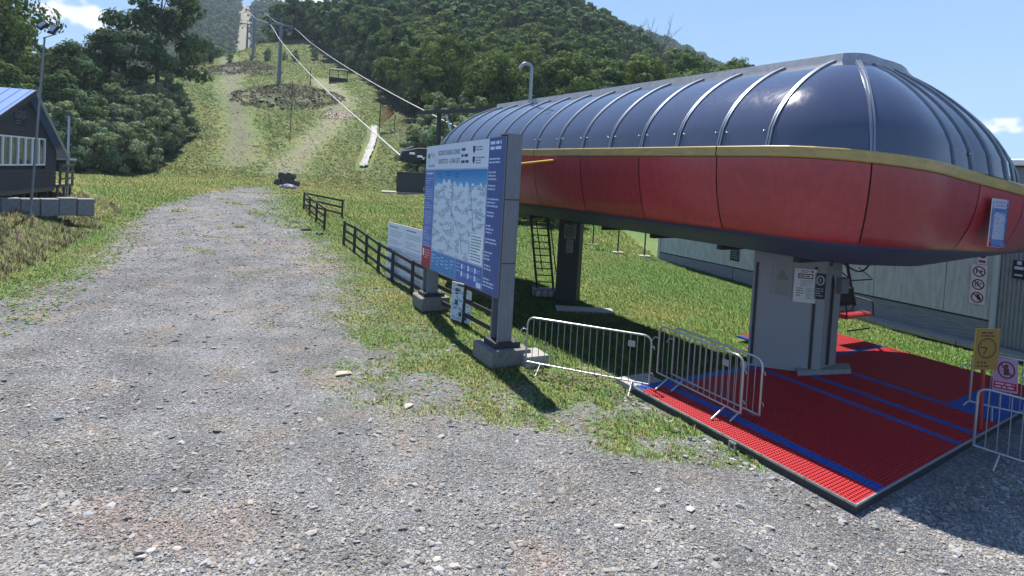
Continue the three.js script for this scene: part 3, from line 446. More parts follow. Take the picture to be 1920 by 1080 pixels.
// ---------------------------------------------------------------- grey building on the right
function sheetSign(name, label, tex, w, h, pos, turn, tilt = 0, group, tone = [0.8, 0.8, 0.8]) { const t = thing(name, label, 'sign', pos, turn, group); t.rotation.z = tilt; mk('plate', box(w, h, 0.012, 0, 0, 0), M.white, t); const f = new THREE.PlaneGeometry(w - 0.006, h - 0.006); f.translate(0, 0, 0.009); mk('print', f, std(tone, 0.5, { map: tex }), t); return t; }
const WL = { a: [6.95, -26.6], b: [14.3, -12.6] }; const wlen = Math.hypot(WL.b[0] - WL.a[0], WL.b[1] - WL.a[1]), wturn = -Math.atan2(WL.b[1] - WL.a[1], WL.b[0] - WL.a[0]);
const onWall = (s, y, o = 0.03) => { const dx = (WL.b[0] - WL.a[0]) / wlen, dz = (WL.b[1] - WL.a[1]) / wlen; return [WL.a[0] + dx * s - dz * o, y, WL.a[1] + dz * s + dx * o]; };
{
  const t = thing('storage_building', 'long grey panel-clad shed with concrete ledge behind the red platform', 'building', [WL.a[0], 0, WL.a[1]], wturn);
  // local x along the wall toward the yard end, local z out of the wall toward the station
  const D = 8, Ht = 5.0, sh = 12.85; let x = 0; const pw = 1.95;
  mk('wall_core', box(wlen + 6, Ht - 0.1, D, (wlen + 6) / 2, Ht / 2, -D / 2 - 0.06), M.plinth, t);
  for (let k = 0; k < 6; k++) mk('wall_panel', box(pw - 0.012, Ht - 0.85, 0.06, pw * k + pw / 2, 0.85 + (Ht - 0.85) / 2, -0.03), M.wallPanel, t);
  mk('wall_panel', box(sh - pw * 6 - 0.02, Ht - 0.85, 0.06, (pw * 6 + sh) / 2, 0.85 + (Ht - 0.85) / 2, -0.03), M.wallPanel, t);
  for (let k = 0; k < 3; k++) mk('plinth_panel', box(4.26 - 0.012, 0.7, 0.07, 4.28 * k + 2.14, 0.45, -0.025), M.plinth, t);
  mk('drip_rail', box(sh, 0.035, 0.05, sh / 2, 0.825, -0.01), M.steelDark, t);
  mk('corner_post', box(0.14, Ht, 0.14, 0.02, Ht / 2, -0.02), M.wallPanel, t);
  mk('corner_post', box(0.12, Ht - 0.2, 0.1, sh + 0.02, Ht / 2, 0), M.wallPanel, t);
  // corrugated door at the yard end
  { const g = []; for (let k = 0; k < 60; k++) g.push(box(0.05, 3.4, 0.03, sh + 0.14 + k * 0.09, 1.95, -0.03, 0.008)); mk('corrugated_door', merge([box(5.5, 3.4, 0.02, sh + 2.85, 1.95, -0.05), ...g]), M.greyPaint, t).userData.kind = 'stuff'; }
  mk('door_header', box(5.5, 1.25, 0.08, sh + 2.85, 4.3, -0.03), M.plinth, t);
  mk('roof_edge', box(wlen + 6.4, 0.16, 0.4, (wlen + 6) / 2, Ht + 0.05, 0.05, 0.02), M.white, t);
  mk('roof', box(wlen + 6.4, 0.12, D + 0.2, (wlen + 6) / 2, Ht + 0.05, -D / 2 - 0.16), M.cap, t);
  mk('downpipe', rod(V(sh + 0.62, 3.7, 0.06), V(sh + 0.62, 4.98, 0.06), 0.04), M.white, t);
  for (let k = 0; k < 5; k++) mk('ledge_slab', box(3.2 - 0.02, 0.14, 0.5, 3.2 * k + 1.1, 0.14, 0.27, 0.012), M.concrete, t);
}
const pro = (x, cx, cy, r) => { x.strokeStyle = '#2a1a22'; x.lineWidth = r * 0.22; x.beginPath(); x.arc(cx, cy, r, 0, 7); x.stroke(); x.beginPath(); x.moveTo(cx - r * 0.7, cy - r * 0.7); x.lineTo(cx + r * 0.7, cy + r * 0.7); x.stroke(); };
const trioTex = canvasTex(200, 600, (x) => { x.fillStyle = '#e7cfd8'; x.fillRect(0, 0, 200, 600); const f = [[[60, 60, 16, 70], [110, 84, 40, 14], [118, 60, 14, 60]], [[60, 60, 14, 70], [90, 50, 14, 80], [120, 70, 30, 14]], [[90, 50, 40, 50], [100, 90, 50, 40]]]; for (let k = 0; k < 3; k++) { x.fillStyle = '#332028'; for (const [a, b, c, d] of f[k]) x.fillRect(a, b + k * 200, c, d); pro(x, 100, 100 + k * 200, 74); } });
const noEntryTex = canvasTex(140, 260, (x) => { x.fillStyle = '#e6d2d8'; x.fillRect(0, 0, 140, 260); x.fillStyle = '#6d1226'; x.beginPath(); x.arc(70, 90, 60, 0, 7); x.fill(); x.fillStyle = '#eddde0'; x.fillRect(25, 76, 90, 26); x.fillStyle = '#7c2a3c'; x.fillRect(20, 190, 100, 44); });
const darkTex = canvasTex(160, 320, (x) => { x.fillStyle = '#1a2233'; x.fillRect(0, 0, 160, 320); x.fillStyle = '#c5ccd8'; x.fillRect(50, 20, 60, 60); x.fillRect(20, 110, 120, 50); x.fillRect(25, 240, 110, 26); });
sheetSign('prohibition_sign', 'white strip with three black prohibition circles on the grey shed wall', trioTex, 0.36, 1.06, onWall(12.5, 1.75), wturn);
sheetSign('no_entry_sign', 'small red no entry plate above the prohibition strip on the shed', noEntryTex, 0.22, 0.38, onWall(12.55, 2.5), wturn);
sheetSign('dark_notice', 'narrow dark notice with pale lettering blocks on the corrugated door', darkTex, 0.26, 0.5, onWall(13.35, 2.3), wturn);
sheetSign('dark_notice', 'square dark notice low on the corrugated door near the barriers', canvasTex(160, 160, (x) => { x.fillStyle = '#1a2233'; x.fillRect(0, 0, 160, 160); x.fillStyle = '#cfd5de'; x.fillRect(40, 20, 50, 40); x.fillRect(20, 90, 120, 18); x.fillRect(20, 122, 120, 16); }), 0.34, 0.34, onWall(14.0, 1.75), wturn);
sheetSign('dark_notice', 'tall dark picture notice on the far end of the grey shed wall', canvasTex(120, 300, (x) => { x.fillStyle = '#161c26'; x.fillRect(0, 0, 120, 300); x.strokeStyle = '#7d8793'; x.lineWidth = 8; x.beginPath(); x.arc(60, 80, 40, 0, 7); x.stroke(); greek(x, 16, 160, 88, 5, 26, 14, '#6d7682'); }), 0.45, 1.1, onWall(4.35, 1.65), wturn);

// signs on the pillars and on the skirt
const faceTurn = -Math.atan2(-12.12 + 12.5, 6.72 - 5.36), onPillar = (f, y, o = 0.035) => [lerp(5.36, 6.72, f) + Math.sin(faceTurn) * o, y, lerp(-12.5, -12.12, f) + Math.cos(faceTurn) * o];
sheetSign('safety_sheet', 'white safety sheet with warning box and small print on the grey pillar', canvasTex(240, 420, (x) => { x.fillStyle = '#d7d6d2'; x.fillRect(0, 0, 240, 420); greek(x, 70, 20, 120, 2, 18, 8, '#55585c'); x.fillStyle = '#16181b'; x.beginPath(); x.arc(190, 30, 12, 0, 7); x.fill(); x.strokeStyle = '#111'; x.lineWidth = 12; x.strokeRect(46, 66, 150, 50); greek(x, 60, 84, 110, 1, 10, 14, '#222'); greek(x, 70, 138, 140, 6, 14, 6, '#74787c'); greek(x, 30, 240, 80, 4, 30, 12, '#5c6064'); greek(x, 130, 236, 90, 8, 18, 7, '#64686d'); }), 0.44, 0.72, onPillar(0.72, 2.0), faceTurn);
sheetSign('safety_sheet', 'faded grey pictogram sheet on the left half of the grey pillar', canvasTex(200, 420, (x) => { x.fillStyle = '#8d8f8c'; x.fillRect(0, 0, 200, 420); x.fillStyle = '#777974'; x.beginPath(); x.moveTo(100, 30); x.lineTo(180, 190); x.lineTo(20, 190); x.fill(); greek(x, 20, 220, 150, 6, 30, 10, '#7c7e7a'); }), 0.34, 0.66, onPillar(0.4, 2.05), faceTurn);
sheetSign('danger_plate', 'tall dark plate with a pale ring on the grey pillar corner', canvasTex(120, 340, (x) => { x.fillStyle = '#1b1a24'; x.fillRect(0, 0, 120, 340); x.strokeStyle = '#b9b7c2'; x.lineWidth = 14; x.beginPath(); x.ellipse(60, 95, 38, 56, 0, 0, 7); x.stroke(); x.fillStyle = '#8b8995'; x.fillRect(48, 70, 20, 50); greek(x, 18, 200, 84, 4, 30, 12, '#a9a7b3'); }), 0.22, 0.56, onPillar(0.925, 2.02), faceTurn);
{ const p2 = [1.83, 0, -17.98], tr = -Math.atan2(0.15, 0.62);
  sheetSign('prohibition_sign', 'dull plate with two dark rings on the slim rear pillar', canvasTex(200, 420, (x) => { x.fillStyle = '#6f7674'; x.fillRect(0, 0, 200, 420); for (const y of [110, 310]) { x.strokeStyle = '#2a2f30'; x.lineWidth = 16; x.beginPath(); x.arc(100, y, 72, 0, 7); x.stroke(); x.fillStyle = '#2f3536'; if (y < 200) { x.beginPath(); x.moveTo(50, 60); x.lineTo(150, 160); x.stroke(); } else { x.fillRect(72, y - 26, 22, 56); x.fillRect(104, y - 26, 22, 56); } } }), 0.36, 0.76, [p2[0] + 0.05, 2.5, p2[2] + 0.02], tr);
  sheetSign('safety_sheet', 'small dull sheet below the ringed plate on the slim rear pillar', canvasTex(120, 240, (x) => { x.fillStyle = '#7c8280'; x.fillRect(0, 0, 120, 240); greek(x, 16, 20, 90, 3, 30, 14, '#5f6563'); greek(x, 16, 170, 60, 2, 26, 12, '#333'); }), 0.2, 0.4, [p2[0] + 0.06, 1.88, p2[2] + 0.03], tr); }
{ const q = stW(3.3, 0, 2.37); sheetSign('map_poster', 'small ski map poster stuck to the red station skirt', boardTex, 0.5, 0.78, [q.x, 3.66, q.z], ST.a - 0.12, -0.04, null, [0.55, 0.52, 0.6]); }
// yellow clock sign on its red post, and the pink notice
{
  const t = thing('clock_sign', 'yellow sign with a printed clock face on a red post by barriers', 'sign', [8.12, 0, -9.62], 0.12);
  mk('post', rod(V(0.05, 0, -0.03), V(0.0, 1.3, -0.03), 0.03), std([0.32, 0.03, 0.03], 0.5), t);
  const p = mk('plate', box(0.46, 0.7, 0.02, 0, 1.52, 0, 0.004), M.yellow, t);
  const f = new THREE.PlaneGeometry(0.455, 0.695); f.translate(0, 1.52, 0.0125);
  mk('print', f, std([0.55, 0.55, 0.55], 0.5, { map: canvasTex(300, 460, (x) => { x.fillStyle = '#b4892c'; x.fillRect(0, 0, 300, 460); greek(x, 70, 36, 170, 2, 34, 18, '#3c2c0c'); x.strokeStyle = '#1d1508'; x.lineWidth = 12; x.beginPath(); x.arc(150, 218, 108, 0, 7); x.stroke(); x.lineWidth = 7; for (let k = 0; k < 12; k++) { const a = k * Math.PI / 6; x.beginPath(); x.moveTo(150 + 84 * Math.cos(a), 218 + 84 * Math.sin(a)); x.lineTo(150 + 96 * Math.cos(a), 218 + 96 * Math.sin(a)); x.stroke(); } x.lineWidth = 14; x.beginPath(); x.moveTo(62, 205); x.lineTo(150, 218); x.lineTo(112, 285); x.stroke(); greek(x, 40, 370, 220, 2, 40, 20, '#4b380f'); }) }), p);
  const n = sheetSign('pink_notice', 'pink prohibition notice with red lettering bar hung on the crowd barrier', canvasTex(260, 420, (x) => { x.fillStyle = '#c795b4'; x.fillRect(0, 0, 260, 420); x.strokeStyle = '#7b1636'; x.lineWidth = 18; x.beginPath(); x.ellipse(140, 140, 84, 104, 0, 0, 7); x.stroke(); x.fillStyle = '#4b3c46'; x.beginPath(); x.arc(140, 90, 24, 0, 7); x.fill(); x.fillRect(112, 116, 56, 90); x.beginPath(); x.moveTo(80, 70); x.lineTo(200, 215); x.stroke(); x.fillStyle = '#b32748'; x.fillRect(10, 300, 240, 96); greek(x, 26, 316, 200, 2, 40, 22, '#e2b7c4'); }), 0.34, 0.58, [8.9, 0.95, -10.1], -0.72, 0.05);
}

// ---------------------------------------------------------------- chair waiting under the station
{
  const t = thing('lift_chair', 'red padded chairlift chair on a black tube hanger behind the grey pillar', 'lift chair', [9.05, 0.75, -15.1], 0.5);
  mk('hanger', polyTube([V(-0.1, 2.0, -0.3), V(0.1, 1.75, -0.3), V(0.32, 1.2, -0.3), V(0.5, 0.25, -0.15)], 0.04, 8, 0.25), M.black, t);
  mk('seat', box(1.1, 0.12, 0.5, -0.1, 0.12, 0.1, 0.04), M.red, t); mk('backrest', box(1.1, 0.5, 0.08, -0.1, 0.5, -0.2, 0.03), M.black, t);
  mk('side_frame', polyTube([V(0.5, 0.1, 0.35), V(0.52, 0.45, 0.3), V(0.52, 0.5, -0.2), V(0.5, 0.1, -0.2)], 0.02, 6, 0.08), M.black, t);
  mk('side_frame', polyTube([V(-0.66, 0.1, 0.35), V(-0.66, 0.45, 0.3), V(-0.66, 0.5, -0.2), V(-0.66, 0.1, -0.2)], 0.02, 6, 0.08), M.black, t);
  mk('safety_bar', polyTube([V(-0.5, 1.3, -0.1), V(-0.5, 1.05, 0.3), V(0.45, 1.05, 0.3), V(0.45, 1.3, -0.1)], 0.018, 6, 0.08), M.black, t);
  mk('foot_rest', rod(V(-0.5, -0.25, 0.3), V(0.45, -0.25, 0.3), 0.02), M.black, t);
}

// ---------------------------------------------------------------- cabin on the bank
{
  const th = Math.atan2(0.944, -0.33), t = thing('gable_cabin', 'dark timber cabin on stilts with white window band and blue metal roof', 'cabin', [-20.2, 0, -20.5], th);
  const LX = 9.3, AX = 5.83, AY = 6.55, Y0 = 2.12, NE = 4.0, FE = 3.95, D = 7;
  // gable wall of horizontal boards, cut to the roof line, leaving the window band open
  const roofY = (x) => (x < AX ? lerp(NE, AY, x / AX) : lerp(AY, FE, (x - AX) / (LX - AX))) - 0.06;
  const xAt = (y) => [y < NE ? 0 : AX * (y + 0.06 - NE) / (AY - NE), y < FE ? LX : AX + (LX - AX) * (AY - y - 0.06) / (AY - FE)];
  const W0 = 1.2, W1 = 8.0, WY0 = 3.2, WY1 = 4.5, bh = 0.185;
  for (let y = Y0; y < AY - 0.15; y += bh) {
    const y1 = Math.min(y + bh - 0.008, AY - 0.1), [a0, b0] = xAt(y), [a1, b1] = xAt(y1); const open = y + bh > WY0 && y < WY1;
    const quad = (p, q, r, s) => { const sh = new THREE.Shape([[p, y], [q, y], [r, y1], [s, y1]].map((v) => new THREE.Vector2(...v))); return new THREE.ExtrudeGeometry(sh, { depth: 0.035, bevelEnabled: false }); };
    if (open) { if (a1 < W0) mk('board', quad(a0, W0, W0, a1), M.cabin, t); mk('board', quad(W1, b0, b1, W1), M.cabin, t); } else mk('board', quad(a0, b0, b1, a1), M.cabin, t);
  }
  { const s = new THREE.Shape([[0.02, Y0], [LX - 0.02, Y0], [LX - 0.02, FE - 0.1], [AX, AY - 0.12], [0.02, NE - 0.1]].map((v) => new THREE.Vector2(...v))); const g = new THREE.ExtrudeGeometry(s, { depth: D, bevelEnabled: false }); g.translate(0, 0, -D - 0.1); mk('wall', g, M.cabin, t); }
  const n = 10, pw = (W1 - W0) / n;
  for (let k = 0; k < n; k++) { const x = W0 + pw * (k + 0.5), wd = mk('window', merge([box(pw, 0.07, 0.07, x, WY0 + 0.035, 0.01), box(pw, 0.07, 0.07, x, WY1 - 0.035, 0.01), box(0.06, WY1 - WY0 - 0.14, 0.07, x - pw / 2 + 0.03, (WY0 + WY1) / 2, 0.01), box(0.06, WY1 - WY0 - 0.14, 0.07, x + pw / 2 - 0.03, (WY0 + WY1) / 2, 0.01)]), M.white, t); mk('pane', box(pw - 0.12, WY1 - WY0 - 0.14, 0.02, x, (WY0 + WY1) / 2, -0.02), M.pane, wd); }
  const slope = (x0, y0, x1, y1, z0, z1, th2) => { const s = new THREE.Shape([[x0, y0], [x1, y1], [x1, y1 + th2], [x0, y0 + th2]].map((v) => new THREE.Vector2(...v))); const g = new THREE.ExtrudeGeometry(s, { depth: z1 - z0, bevelEnabled: false }); g.translate(0, 0, z0); return g; };
  const rf = mk('roof', slope(-0.5, NE - 0.22, AX, AY, -D - 0.4, 0.4, 0.08), M.roofBlue, t);
  for (let k = 0; k < 20; k++) mk('seam', slope(-0.5, NE - 0.14, AX, AY + 0.08, -D - 0.35 + k * 0.4, -D - 0.32 + k * 0.4, 0.035), M.roofBlue, rf);
  mk('roof', slope(AX, AY, LX + 0.5, FE - 0.38, -D - 0.4, 0.4, 0.08), M.roofBlue, t);
  mk('fascia', slope(AX, AY - 0.16, LX + 0.5, FE - 0.54, 0.4, 0.44, 0.25), M.galvDull, t); mk('fascia', slope(-0.5, NE - 0.38, AX, AY - 0.16, 0.4, 0.44, 0.25), M.cabin, t); mk('gutter', box(0.12, 0.1, 1.2, LX + 0.56, FE - 0.42, 0.1), M.white, t);
  const pg = new THREE.PlaneGeometry(1.15, 0.8); pg.translate(AX - 0.45, 5.35, 0.05);
  mk('gable_sign', pg, std([0.4, 0.4, 0.42], 0.7, { map: canvasTex(230, 160, (x) => { x.fillStyle = '#35373d'; x.fillRect(0, 0, 230, 160); x.strokeStyle = '#8b8f98'; x.lineWidth = 9; for (let k = 0; k < 5; k++) { x.strokeRect(14 + k * 42, 20 + (k % 2) * 12, 26, 60); } greek(x, 20, 110, 190, 2, 22, 10, '#8b8f98'); }) }), t);
  for (let k = 0; k < 8; k++) for (const z of [-0.3, -3]) mk('stilt', box(0.12, 2.2, 0.12, 0.4 + k * 1.25, Y0 - 1.1, z), M.woodOld, t);
  mk('sill_beam', box(LX, 0.22, 0.18, LX / 2, Y0 - 0.1, -0.1), M.woodOld, t);
  const dk = mk('deck', box(1.8, 0.16, 2.2, LX + 0.95, Y0 + 0.02, -0.9), M.woodOld, t);
  for (const x of [LX + 0.2, LX + 1, LX + 1.8]) { mk('deck_post', box(0.09, 1.1, 0.09, x, Y0 + 0.6, 0.15), M.woodOld, dk); mk('stilt', box(0.1, 1.6, 0.1, x, Y0 - 0.75, 0.05), M.woodOld, t); }
  for (const y of [0.4, 0.75, 1.08]) mk('deck_rail', box(1.75, 0.09, 0.05, LX + 1, Y0 + y, 0.22), M.woodOld, dk);
}
{ // row of concrete blocks below the cabin
  const a = [-21.6, -23.3], b = [-19.15, -26.3], n = 6; const turn = -Math.atan2(b[1] - a[1], b[0] - a[0]);
  for (let k = 0; k < n; k++) { const f = (k + 0.5) / n, x = lerp(a[0], b[0], f), z = lerp(a[1], b[1], f); const m = mk('concrete_block', box(0.63 + rr(-0.01, 0.01), 0.78, 0.6, 0, 0.37, 0, 0.03), k > 3 ? M.blockGrey : M.blockGrey, scene); m.position.set(x + rr(-0.02, 0.02), 1.12 + rr(-0.03, 0.03), z); m.rotation.y = turn + rr(-0.03, 0.03); tag(m, 'grey concrete block in the low wall below the dark cabin', 'block', 'concrete blocks below the cabin'); }
}
// ---------------------------------------------------------------- poles
{
  const t = thing('floodlight_pole', 'tall thin leaning pole with two floodlights beside the dark cabin', 'pole', [-20.0, 1.0, -23.9]);
  mk('shaft', rod(V(0, 0, 0), V(0.42, 7.6, 0), 0.05, 0.035), M.steelGrey, t); mk('cross_arm', rod(V(0.35, 7.55, 0), V(0.9, 7.75, 0), 0.025), M.galvDull, t);
  for (const [x, y, r] of [[0.42, 8.05, 0.9], [0.86, 7.9, 0.35]]) { const g = box(0.3, 0.44, 0.12, 0, 0, 0, 0.03); g.rotateZ(-r * 0.7); g.rotateX(-0.5); g.translate(x, y, 0.1); const l = mk('floodlight', g, M.black, t); const h = box(0.2, 0.28, 0.02, 0, 0, 0.07); h.rotateZ(-r * 0.7); h.rotateX(-0.5); h.translate(x, y, 0.1); mk('lens', h, M.galv, l); }
}
function pole(label, x, z, h, r, mat, lean = 0) { const t = mk('slope_pole', rod(V(0, -0.2, 0), V(lean, h, 0), r, r * 0.8), mat); t.position.set(x, gy(x, z), z); return tag(t, label, 'pole'); }
pole('slim grey pole standing by the cabin deck', -23.5, -30.4, 4.3, 0.06, M.galvDull);
pole('thin dark pole in front of the pale willow shrubs', -35.2, -57, 6.2, 0.06, M.woodOld, 0.1);
pole('thin dark pole halfway up the mown slope between the tracks', -30.8, -79.1, 7, 0.06, M.woodOld);
pole('short dark pole on the slope above the rocky mound', -39.8, -111, 3.4, 0.09, M.woodDark);

// ---------------------------------------------------------------- lift towers and ropes
const DIR = [-0.47, -0.883], ACR = [0.883, -0.47];
function tower(x, z, H, s, label, group) {
  const t = thing('lift_tower', label, 'lift tower', [x, gy(x, z) - 0.3, z], Math.atan2(-ACR[1], ACR[0]), group);
  mk('mast', rod(V(0, 0, 0), V(0, H, 0), 0.45 * s, 0.3 * s, 14), M.steelGrey, t);
  mk('crossarm', merge([box(5.2 * s, 0.3 * s, 0.35 * s, 0, H, 0), bar(V(0, H - 1.4 * s, 0), V(2.3 * s, H - 0.1, 0), 0.14 * s), bar(V(0, H - 1.4 * s, 0), V(-2.3 * s, H - 0.1, 0), 0.14 * s)]), M.steelGrey, t);
  for (const e of [-1, 1]) { const f = mk('sheave_frame', box(0.16 * s, 0.3 * s, 3 * s, 2.35 * s * e, H - 0.25 * s, 0), M.steelDark, t); for (let k = -2; k <= 2; k++) mk('sheave', rod(V(2.35 * s * e - 0.08 * s, H - 0.42 * s, k * 0.6 * s), V(2.35 * s * e + 0.08 * s, H - 0.42 * s, k * 0.6 * s), 0.2 * s, 0.2 * s, 12), M.steelDark, f); mk('walkway', box(0.6 * s, 0.05 * s, 2.6 * s, 1.7 * s * e, H - 1.6 * s, 0), M.galvDull, t); mk('walkway_rail', merge([rod(V(1.4 * s * e, H - 1.6 * s, -1.2 * s), V(1.4 * s * e, H - 0.6 * s, -1.2 * s), 0.03 * s), rod(V(2 * s * e, H - 1.6 * s, 1.2 * s), V(2 * s * e, H - 0.6 * s, 1.2 * s), 0.03 * s), rod(V(1.4 * s * e, H - 1.1 * s, -1.2 * s), V(1.4 * s * e, H - 1.1 * s, 1.2 * s), 0.03 * s)]), M.galvDull, t); }
  mk('lifting_frame', merge([bar(V(-2.2 * s, H, 0), V(-2.2 * s, H + 1.1 * s, 0), 0.12 * s), bar(V(2.2 * s, H, 0), V(2.2 * s, H + 1.1 * s, 0), 0.12 * s), bar(V(-2.2 * s, H + 1.1 * s, 0), V(2.2 * s, H + 1.1 * s, 0), 0.1 * s), bar(V(0, H, 0), V(0, H + 1.5 * s, 0), 0.18 * s)]), M.steelGrey, t);
  mk('ladder', merge([rod(V(0.2, 0.5, 0.6 * s), V(0.2, H - 1.6 * s, 0.5 * s), 0.03), rod(V(-0.2, 0.5, 0.6 * s), V(-0.2, H - 1.6 * s, 0.5 * s), 0.03)]), M.galvDull, t);
  mk('footing', box(1.8 * s, 1, 1.8 * s, 0, 0.1, 0), M.concrete, t);
  return [gy(x, z) - 0.3 + H - 0.2 * s, x, z, s];
}
const t1 = tower(-43.1, -104.4, 11.4, 0.85, 'tall grey lift tower on the rocky mound with both ropes leading down');
const t2 = tower(-64.8, -141, 11.5, 0.8, 'distant lift tower on the slope crest beside small bushes', null);
const t3 = tower(-79.5, -169, 9, 0.8, 'far small lift tower where the cleared forest swath begins', null);
for (const [e, name, end] of [[-1, 'haul rope running down to the dark rail housing of the station', V(-5.35, 4.62, -27.1)], [1, 'haul rope running down behind the dome past the dark boom', V(0.6, 4.6, -26.2)]]) {
  const pt = ([y, x, z, s]) => V(x + ACR[0] * 2.35 * s * e, y, z + ACR[1] * 2.35 * s * e), a = pt(t1), mid = a.clone().lerp(end, 0.5); mid.y -= 0.9;
  const g = tube([end, a.clone().lerp(end, 0.75).add(V(0, -0.68, 0)), mid, a.clone().lerp(end, 0.25).add(V(0, -0.68, 0)), a, a.clone().lerp(pt(t2), 0.5).add(V(0, -0.5, 0)), pt(t2), pt(t3)], 0.034, 60, 6);
  tag(mk('haul_rope', g, M.rope), 'pale steel ' + name, 'rope');
}
// ---------------------------------------------------------------- things on and below the slope
for (const [x, y, z, r] of [[-0.75, 0, 0, 0], [0, 0, 0.05, 0.1], [0.75, 0, 0, -0.1], [-0.4, 0.66, 0, 0.05], [0.33, 0.66, 0.03, -0.08]]) { const g = new THREE.CylinderGeometry(0.36, 0.36, 0.7, 18, 3).toNonIndexed(); g.rotateX(Math.PI / 2); g.rotateY(r); const m = mk('wrapped_bale', g, std([0.035, 0.033, 0.034], 0.45, { bumpMap: roughTex, bumpScale: 0.03 })); m.position.set(-21.3 + x, gy(-21.3, -54.4) + 0.34 + y, -54.4 + z); m.userData = { label: y ? 'dark wrapped bale on top of the small stack at the slope foot' : 'dark wrapped bale in the bottom row of the stack at the slope foot', category: 'bale', group: y ? 'upper bales at the slope foot' : 'lower bales at the slope foot' }; }
{ const g = new THREE.IcosahedronGeometry(0.7, 4), a = g.attributes.position; for (let i = 0; i < a.count; i++) { const x = a.getX(i), y = a.getY(i), z = a.getZ(i), k = 1 + 0.35 * fbm(x * 2.2 + 5, z * 2.2 + y, 3); a.setXYZ(i, x * k * 1.2, Math.max(-0.05, y * k * 0.55), z * k * 0.7); } g.computeVertexNormals(); const m = mk('folded_tarp', g, std([0.16, 0.155, 0.165], 0.7)); m.position.set(-20.75, gy(-20.7, -53.3), -53.3); tag(m, 'crumpled grey tarp lying in front of the dark bales', 'tarp'); }
{ // white liner strip lying down the slope
  const L = [[-20.6, -84], [-20.2, -82.4], [-19.3, -79], [-18.6, -75.5], [-17.9, -71], [-17.4, -67.5], [-17.2, -66]], n = 60, w = 9, pos = [], id = [];
  const cv = new THREE.CatmullRomCurve3(L.map(([x, z]) => V(x, 0, z)));
  for (let i = 0; i <= n; i++) { const p = cv.getPoint(i / n), tg = cv.getTangent(i / n); for (let j = 0; j <= w; j++) { const s = (j / w - 0.5) * (0.85 + 0.2 * noise(i * 0.3, 1)), x = p.x - tg.z * s, z = p.z + tg.x * s; pos.push(x, gy(x, z) + 0.2 + 0.13 * noise(i * 0.14, j * 0.3) + 0.2 * Math.abs(j / w - 0.5), z); if (i && j) { const k = i * (w + 1) + j; id.push(k - w - 2, k - 1, k, k - w - 2, k, k - w - 1); } } }
  const g = new THREE.BufferGeometry(); g.setAttribute('position', new THREE.Float32BufferAttribute(pos, 3)); g.setIndex(id); g.computeVertexNormals(); tag(mk('white_liner', g, std([0.33, 0.32, 0.3], 0.85, { side: THREE.DoubleSide })), 'long rumpled white liner strip lying down the slope below the net', 'liner');
}
{ // red safety net on posts
  const x0 = -19.3, z0 = -81.8, x1 = -17.5, z1 = -83.2, t = thing('safety_net', 'drooping red safety net on a dark post beside the shrubs', 'net', [x0, gy(x0, z0), z0]);
  const net = mat2([0.36, 0.06, 0.04]); const P = (u, v) => { const y1 = lerp(4.2, 2.3, Math.pow(u, 0.7)); return V((x1 - x0) * u, (gy(x1, z1) - gy(x0, z0)) * u + lerp(0.5 + 1.8 * u, y1, v), (z1 - z0) * u + 0.15 * Math.sin(v * 5 + u * 4)); };
  const g = []; for (let i = 0; i <= 18; i++) for (let k = 0; k < 6; k++) g.push(bar(P(i / 18, k / 6), P(i / 18, (k + 1) / 6), 0.026)); for (let j = 0; j <= 18; j++) for (let k = 0; k < 6; k++) g.push(bar(P(k / 6, j / 18), P((k + 1) / 6, j / 18), 0.026));
  mk('mesh', merge(g), net, t).userData.kind = 'stuff'; mk('post', rod(V(0, -0.3, 0), V(0, 4.4, 0), 0.07), M.woodDark, t); mk('post', rod(V(x1 - x0, 0, z1 - z0), V(x1 - x0 + 0.1, 2.6, z1 - z0), 0.06), M.woodDark, t); mk('stay', rod(V(0, 4.2, 0), P(0.7, 0.4), 0.03), M.black, t);
}
{ const x = -22.3, z = -105, t = thing('slope_padding', 'upright red padding panel at the wood edge above the net', 'padding', [x, gy(x, z), z], 0.2); mk('panel', box(1.7, 3.6, 0.25, 0, 2, 0, 0.06), std([0.34, 0.03, 0.035], 0.6), t); for (const e of [-0.95, 0.95]) mk('post', rod(V(e, -0.2, 0), V(e, 4.1, 0), 0.06), M.woodDark, t); }
function mat2(c) { return std(c, 0.7); }
{ const x = -36.5, z = -117.5, t = thing('slope_shelter', 'low dark wooden platform with rails beside the trees up the slope', 'shelter', [x, gy(x, z), z], 0.3); t.scale.setScalar(0.72); mk('floor', box(5, 0.9, 2, 0, 0.3, 0), M.woodDark, t); for (const e of [-2.4, 0, 2.4]) mk('post', box(0.16, 2.4, 0.16, e, 1.6, 0.9), M.woodDark, t); mk('rail', box(5, 0.12, 0.1, 0, 2.7, 0.9), M.woodOld, t); mk('rail', box(5, 0.1, 0.1, 0, 1.6, 0.9), M.woodOld, t); mk('roof', box(5.2, 0.16, 2.2, 0, 3.0, 0, 0.03), M.galvDull, t); }
{ const x = -9.7, z = -56, t = thing('pump_shed', 'low black box shed on a concrete slab below the shrubs', 'shed', [x, gy(x, z), z], 0.15); mk('wall', box(3.4, 1.95, 2, 0.2, 1.05, 0, 0.03), M.steelDark, t); mk('lid', box(3.5, 0.06, 2.1, 0.2, 2.05, 0), M.black, t); mk('handle', box(0.08, 0.4, 0.05, 1.1, 0.55, 1.03), M.galv, t); mk('slab', box(5.4, 0.2, 3, -0.2, 0.05, 0.2, 0.02), M.concrete, t); }

